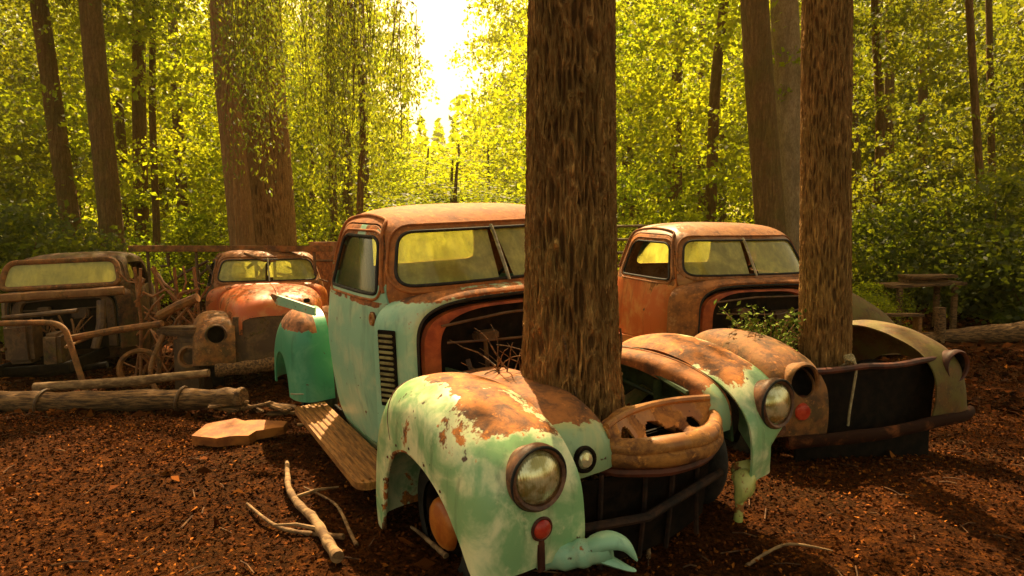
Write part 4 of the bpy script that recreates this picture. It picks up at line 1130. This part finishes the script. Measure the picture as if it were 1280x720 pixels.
thing(mb, 'fallen_branch', 'stick', 'thinner pale pole resting along the top of the long log', 'branch', (-4.1, 6.48, z_ + .13), .03, wob=.01)
# pile of bark beside the log end
mb = MB(); r = random.Random(8)
for k in range(9): mb.box((r.uniform(-.3, .35), r.uniform(-.12, .12), .04 + .02 * k * .5), (r.uniform(.2, .45), r.uniform(.05, .12), .03), .01, Matrix.Rotation(r.uniform(-.6, .6), 3, 'Z') @ Matrix.Rotation(r.uniform(-.3, .3), 3, 'Y'))
thing(mb, 'bark_pile', 'log', 'small heap of broken bark at the right end of the long log', 'bark pile', (-2.62, 6.15, float(gz(-2.6, 6.15))), .1, wob=.02)

# bent pipe frame in front of the far left truck
mb = MB(); mb.tube(catmull([(-6.2, 6.9, .60), (-5.5, 6.9, .62), (-5.15, 6.9, .62), (-5.0, 6.9, .56), (-4.92, 6.88, .40), (-4.72, 6.8, -.12), (-4.66, 6.78, -.28)], 40), .032, 10)
thing(mb, 'bent_pipe', 'crust', 'bent rusty pipe arching before the engine of the far left truck', 'pipe', (0, 0, 0), rust=lambda x, y, z: .5)

# scrap rack between the left trucks
root = empty('scrap_rack', loc=(-4.05, 9.0, -.3)); tag(root, 'rusty iron rack of posts and a long top beam between the two left trucks', 'scrap rack')
mb = MB(); mb.box((0, 0, 1.72), (2.9, .12, .09), .01); mb.build('top_beam', 'crust', root, wob=.01, rust=lambda x, y, z: .5)
for x in (-1.2, -.5, .35, .62, 1.2):
    mb = MB(); mb.tube([(x, 0, 0), (x + .02, .01, .9), (x, 0, 1.68)], .022, 8); mb.build('post', 'brown', root)
mb = MB(); r = random.Random(4)
for k in range(46):
    a = Vector((r.uniform(-1.3, 1.0), r.uniform(-.2, .2), r.uniform(.4, 1.6))); b = a + Vector((r.uniform(-.6, .8), r.uniform(-.2, .2), r.uniform(-.8, .6))); b.z = min(b.z, 1.66)
    mb.tube([a, (a + b) / 2 + Vector((r.uniform(-.1, .1), 0, r.uniform(-.1, .1))), b], r.uniform(.010, .026), 6)
mb.tube([(.1, -.1, .3), (.25, -.1, 1.0), (.6, -.1, 1.55)], .03, 8)
mb.build('tangled_rods', 'brown', root)
mb = MB(); r = random.Random(14)
for k in range(54):
    a = Vector((r.uniform(-.42, .5), r.uniform(-.25, .25), r.uniform(.1, 1.35))); d = Vector((r.uniform(-.35, .35), r.uniform(-.2, .2), r.uniform(-.6, .6))); b = a + d; b.z = max(.02, min(b.z, 1.5))
    mb.tube([a, (a + b) / 2 + Vector((r.uniform(-.08, .08), 0, r.uniform(-.08, .08))), b], r.uniform(.007, .020), 6)
for k in range(4):
    x = -.35 + k * .25; mb.tube([(x, 0, 0), (x + .03, .02, .8), (x - .01, 0, 1.5)], .02, 8)
thing(mb, 'tangled_iron', 'roof_rust', 'dense tangle of thin rusty rods standing between the far left truck and the engine block', 'scrap iron', (-4.42, 7.9, -.3), rust=lambda x, y, z: .3)
# engine block with stove-like opening
root = empty('engine_block', loc=(-3.78, 7.35, -.30)); tag(root, 'crusty upright engine block with a round opening between the left trucks', 'engine block')
mb = MB(); mb.box((0, 0, .36), (.34, .36, .72), .04); mb.box((-.10, -.05, .78), (.5, .3, .10), .03); mb.box((.08, -.16, .62), (.46, .12, .16), .04); mb.build('casting', 'brown', root, wob=.02)
mb = MB(); mb.lathe([(.12, 0), (.13, .05), (.10, .06), (.09, .0)], (.06, -.21, .50), (0, -1, .2), 24); mb.build('flange_ring', 'crust', root, wob=.008)
mb = MB(); mb.tube(catmull([(-.25, -.2, .75), (-.35, -.3, .4), (-.28, -.35, .15), (-.1, -.34, .05)], 16), .028, 8); mb.build('exhaust_pipe', 'crust', root)
# leaning beams
for k, (a, b, lab) in enumerate([((-5.05, 7.0, .42), (-3.95, 7.0, .60), 'long thin beam propped level in front of the far left truck engine'), ((-4.1, 7.2, .66), (-3.62, 7.15, .88), 'short thick beam tilted up above the engine block')]):
    mb = MB(); mb.tube([Vector(a) - Vector(a), (Vector(b) - Vector(a)) * .5 + Vector((0, 0, .015)), Vector(b) - Vector(a)], .038 if k == 0 else .055, 8); thing(mb, 'beam', 'crust', lab, 'beam', a, wob=.008, rust=lambda x, y, z: .4)
# little bits under the scrap: rim leaning at the engine block
mb = MB(); mb.lathe([(.20, -.05), (.23, -.04), (.20, .0), (.23, .04), (.20, .05), (.18, .03), (.18, -.03), (.20, -.05)], (0, 0, 0), (.4, -1, .1), 30)
thing(mb, 'wheel_rim', 'crust', 'bare rusty wheel rim leaning beside the engine block', 'wheel rim', (-4.35, 7.2, .05), wob=.004, rust=lambda x, y, z: .5)

# flat rusty slab
mb = MB(); ol = [(-.36, -.10), (-.33, .05), (-.15, .12), (.0, .09), (.12, .13), (.33, .12), (.36, .05), (.16, -.01), (.10, -.08), (-.1, -.12)]
ol = [(a * .82 + .02 * math.sin(9 * b * 7), b * 1.35 + .02 * math.sin(a * 31)) for a, b in ol]; mb.prism(dense(ol, .04), 2, 0, .07); sx, sy = -2.0, 4.50
o = thing(mb, 'rusty_slab', 'slab', 'flat orange-brown slab of rusty metal lying on the mulch by the mint truck', 'metal slab', (sx, sy, float(gz(sx, sy)) + .03), .05, wob=.022, smooth=25); o.rotation_euler.x = .10

# sticks on the ground in front
def stick(pts, r, lab, wob=.006, name='stick', mat='stick', n=10, tw=None):
    P = [Vector((x, y, float(gz(x, y)) + dz)) for x, y, dz in pts]; c = P[0]
    Q = catmull([tuple(p - c) for p in P], 30); mb = MB(); mb.tube(Q, [r * (1 - .55 * i / 30) * (1 + .1 * math.sin(i * 1.7)) for i in range(30)], n)
    if tw:
        for i, dx, dy, l in tw: mb.tube([Q[i], Q[i] + np.array([dx, dy, .03]) * .5, Q[i] + np.array([dx, dy, .0])], [r * .4, r * .3, r * .15], 6)
    return thing(mb, name, mat, lab, 'stick', tuple(c), wob=wob)
stick([(-.76, 2.62, .03), (-.95, 2.95, .04), (-1.22, 3.35, .045), (-1.43, 3.85, .05)], .029, 'thick dead branch pointing away from the camera in the foreground mulch', .01, tw=((8, -.25, .05, 1), (18, .2, .15, 1)))
stick([(-.80, 2.85, .02), (-1.15, 3.0, .025), (-1.42, 3.25, .02)], .014, 'thin side twig crossing the thick foreground branch')
stick([(-.72, 2.78, .01), (-.93, 3.2, .02), (-1.2, 3.5, .02)], .010, 'thin pale twig just right of the thick foreground branch')
stick([(-.30, 2.72, .015), (-.42, 2.9, .02), (-.50, 3.0, .02)], .014, 'short pale stick by the sunken front wheel of the mint truck')
stick([(.62, 2.75, .01), (.66, 2.9, .015), (.69, 3.02, .01)], .012, 'short stick in the mulch right of the torn bumper horn')
stick([(1.05, 2.7, .01), (1.3, 2.85, .02), (1.5, 2.82, .015)], .009, 'thin twig in the right foreground mulch')
stick([(-1.9, 5.4, .02), (-1.4, 5.5, .03), (-1.1, 5.3, .02)], .014, 'thin stick behind the rusty slab')
# small ground debris
mb = MB(); r = random.Random(2); V = []
for k in range(240):
    y = 2.3 + 6 * r.random() ** 1.4; x = r.uniform(-.85, .85) * (y + .5); z = float(gz(x, y)) + .012; a = r.uniform(0, 3.14); l = r.uniform(.04, .16)
    mb.tube([(x, y, z), (x + math.cos(a) * l * .5, y + math.sin(a) * l * .5, z + r.uniform(0, .012)), (x + math.cos(a) * l, y + math.sin(a) * l, z)], r.uniform(.0018, .0045), 5)
o = mb.build('fallen_twigs', 'twig', None); tag(o, 'scattered thin dead twigs over the mulch', 'twigs', kind='stuff')

# mossy car body on the right, mostly buried behind the orange truck
def dome(name, label, cat, loc, rz, L_, W, H, mat, n=1.5, glass=False):
    root = empty(name, loc=loc); root.rotation_euler.z = rz; tag(root, label, cat)
    rows = []
    for i in range(25):
        t = -1 + 2 * i / 24; k = max(0., 1 - abs(t) ** n) ** (1 / n)
        rows.append([(t * L_, y, z) for y, z in arch(W * (.35 + .65 * k) if k > 0 else W * .35, max(.02, H * k), .02, 0, 2.6, 30)])
    mb = MB(); mb.grid(rows); mb.build('body', mat, root, 50, solid=.01, wob=.012, rust=lambda x, y, z: .5)
    return root
x_, y_ = at(1040, 9.2)
dome('car_wreck', 'mossy ochre bonnet of a low car wreck behind the dark tree in the orange truck', 'car wreck', (x_, y_, -.05), R_(-12), 1.05, .62, .90, 'ochre')
# pale board added as a bright strip of lit ground behind it
mb = MB(); mb.box((0, 0, 0), (1.5, .22, .05), .01); x_, y_ = at(1110, 7.9); thing(mb, 'plank', 'wood', 'narrow pale strip added for the sunlit ground behind the ochre fender on the right', 'plank', (x_, y_, float(gz(x_, y_)) + .06), .08, wob=.006)

# old table and bench in front of the bushes
x_, y_ = at(1150, 10.6); gzt = float(gz(x_, y_))
root = empty('wooden_table', loc=(x_, y_, gzt)); root.rotation_euler.z = -.15; tag(root, 'dark weathered wooden table with sloping top in front of the bushes', 'table')
mb = MB(); mb.box((0, 0, .80), (1.15, .7, .05), .01, Matrix.Rotation(-.06, 3, 'Y')); mb.box((.12, 0, .93), (.72, .5, .05), .01, Matrix.Rotation(-.03, 3, 'Y')); mb.box((.1, .1, .86), (.6, .4, .08)); mb.build('table_top', 'log', root, wob=.008)
for sx_, sy_ in ((-.42, -.28), (.42, -.28), (-.42, .28), (.42, .28)):
    mb = MB(); mb.box((sx_, sy_, .39), (.08, .08, .78), .01); mb.build('leg', 'log', root)
x_, y_ = at(1147, 9.7)
root = empty('wooden_bench', loc=(x_ - .12, y_, float(gz(x_, y_)))); tag(root, 'low plank bench with a stout leg standing before the dark table', 'bench')
mb = MB(); mb.box((-.1, 0, .40), (.62, .2, .045), .01); mb.build('seat', 'log', root, wob=.006)
mb = MB(); mb.box((.16, 0, .19), (.06, .16, .38), .01); mb.build('leg', 'wood', root); mb = MB(); mb.box((-.36, 0, .19), (.06, .16, .38), .01); mb.build('leg', 'wood', root)
mb = MB(); mb.tube([(0, 0, -.1), (.01, 0, .3), (0, 0, .56)], [.085, .075, .07], 12); thing(mb, 'wooden_post', 'log', 'stout short post beside the low plank bench', 'post', (x_ + .32, y_ - .1, float(gz(x_ + .32, y_))), wob=.008)
# fallen trunk at right
mb = MB(); mb.tube(catmull([(-1.6, .3, -.02), (-.8, .1, .03), (0, 0, .10), (.9, -.1, .16), (2.4, .1, .2)], 30), [.05 + .006 * i for i in range(30)], 14)
x_, y_ = at(1235, 9.6); thing(mb, 'fallen_log', 'log', 'dark fallen trunk lying at the right edge beyond the sunlit leaves', 'log', (x_, y_, float(gz(x_, y_)) + .02), .05, wob=.02)
# stones at foot of bushes
r = random.Random(6)
for k, (u, d, lab) in enumerate([(1108, 9.6, 'pale rounded stone left of the low bench'), (1122, 8.9, 'small brown stone in front of the low bench'), (1096, 8.6, 'small stone beside the ochre bonnet')]):
    bm = bmesh.new(); bmesh.ops.create_icosphere(bm, subdivisions=3, radius=.07)
    for v in bm.verts: v.co = v.co * (1 + .35 * noise.noise(v.co * 9 + Vector((k * 3, 0, 0)))); v.co.z *= .6
    me = bpy.data.meshes.new('stone'); bm.to_mesh(me); bm.free(); x_, y_ = at(u, d)
    o = finish(me, 'stone', 'slab', None); o.location = (x_, y_, float(gz(x_, y_)) + .03); tag(o, lab, 'stone')

# wreck behind the mint truck's right side: stake-sided flatbed
x_, y_ = at(800, 10.4)
root = empty('flatbed_wreck', loc=(x_, y_, -.05)); root.rotation_euler.z = .05; tag(root, 'pale slatted side of an old flatbed behind the orange truck roof', 'flatbed')
for k in range(4):
    mb = MB(); mb.tube([(-1.0, 0, 1.15 + k * .22), (0, .01, 1.17 + k * .22), (1.1, 0, 1.15 + k * .22)], .022, 8); mb.build('slat', 'ochre', root)
for x in (-.9, 0, .9):
    mb = MB(); mb.box((x, .05, .92), (.06, .05, 1.9), .005); mb.build('stake', 'brown', root)
mb = MB(); mb.box((0, .8, .85), (2.2, 1.7, .08), .01); mb.build('bed', 'brown', root)
# rusty car behind the left of the mint cab
x_, y_ = at(408, 10.5)
root = empty('van_wreck', loc=(x_ + .1, y_, -.35)); root.rotation_euler.z = .1; root.scale = (.6, 1, 1); tag(root, 'small rusty cab end showing between the orange-bonnet truck and the mint truck', 'car wreck')
mb = MB()
mb.prism(dense(rpoly([(-.75, 0), (.75, 0), (.75, 1.5), (.62, 1.86), (-.62, 1.86), (-.75, 1.5)], .12), .1), 1, 0, .04)
body = mb.mesh(); cut = MB(); cut.prism(rpoly([(-.55, 1.38), (.55, 1.38), (.5, 1.72), (-.5, 1.72)], .06), 1, -.5, .5)
bm_ = eval_mods(body, [('BOOLEAN', dict(operation='DIFFERENCE', object=cut.mesh(), solver='EXACT'))])
finish(bm_, 'back_panel', 'roof_rust', root, rust=lambda x, y, z: .3, wob=.008, fix=False)
mb = MB(); mb.grid([[(x, .04 + y, 1.855 - .0 * y) for x in (-.66, 0, .66)] for y in (0, .6, 1.2)]); mb.build('roof', 'roof_rust', root, solid=.03)
mb = MB(); mb.tube([(-.52, -.01, 1.55), (.52, -.01, 1.55)], .02, 8); mb.build('window_bar', 'brown', root)

# ------------------------------------------------------------------ light, sky, camera
GLOW_VOLUME = True  # volume added for the golden glow of the backlit wood
def mat_glow_volume():
    m, nt, out = new_mat('golden_glow_volume')
    v = nt.nodes.new('ShaderNodeVolumePrincipled'); v.inputs['Color'].default_value = (.97, .84, .42, 1); v.inputs['Density'].default_value = .0009
    v.inputs['Anisotropy'].default_value = .7
    nt.links.new(v.outputs[0], out.inputs['Volume']); return m
SUN_EL, SUN_AZ = R_(54), R_(-8)      # behind the trucks, a little left of the middle of the picture
w = bpy.data.worlds.new('World'); scene.world = w; w.use_nodes = True
nt = w.node_tree; nt.nodes.clear()
sky = nt.nodes.new('ShaderNodeTexSky'); sky.sky_type = 'NISHITA'; sky.sun_disc = False
sky.sun_elevation = SUN_EL; sky.sun_rotation = SUN_AZ; sky.dust_density = 4.; sky.air_density = 1.; sky.ozone_density = .6
mul = nt.nodes.new('ShaderNodeMix'); mul.data_type = 'RGBA'; mul.blend_type = 'MULTIPLY'; mul.inputs[0].default_value = 1.
nt.links.new(sky.outputs[0], mul.inputs[6]); mul.inputs[7].default_value = (1.0, .72, .35, 1)
bg = nt.nodes.new('ShaderNodeBackground'); bg.inputs[1].default_value = .15; nt.links.new(mul.outputs[2], bg.inputs[0])
ow = nt.nodes.new('ShaderNodeOutputWorld'); nt.links.new(bg.outputs[0], ow.inputs[0])

sd = bpy.data.lights.new('sun', 'SUN'); sd.energy = 5.; sd.angle = R_(.6); sd.color = (1., .76, .40)
so = bpy.data.objects.new('sun', sd); C.objects.link(so)
dirn = Vector((math.sin(SUN_AZ) * math.cos(SUN_EL), math.cos(SUN_AZ) * math.cos(SUN_EL), math.sin(SUN_EL)))
so.rotation_euler = dirn.to_track_quat('Z', 'Y').to_euler(); so.location = dirn * 60

cd = bpy.data.cameras.new('camera'); cam = bpy.data.objects.new('camera', cd); C.objects.link(cam)
cd.sensor_width = 36.; cd.lens = FPX / 1280 * 36; cd.clip_end = 1500; cd.clip_start = .05
cam.location = (0, 0, HC); cam.rotation_euler = (math.pi / 2 - PITCH, 0, 0)
scene.camera = cam
vs = scene.view_settings; vs.view_transform = 'Standard'; vs.look = 'None'; vs.gamma = 1.; vs.exposure = 1.3

if GLOW_VOLUME:
    hz = MB(); hz.box((0, 45, 14.5), (300, 140, 35)); ho = hz.build('glow_volume', mat_glow_volume(), None, smooth=0); tag(ho, 'thin golden glow volume added to the sunlit wood', 'glow_volume', kind='stuff')
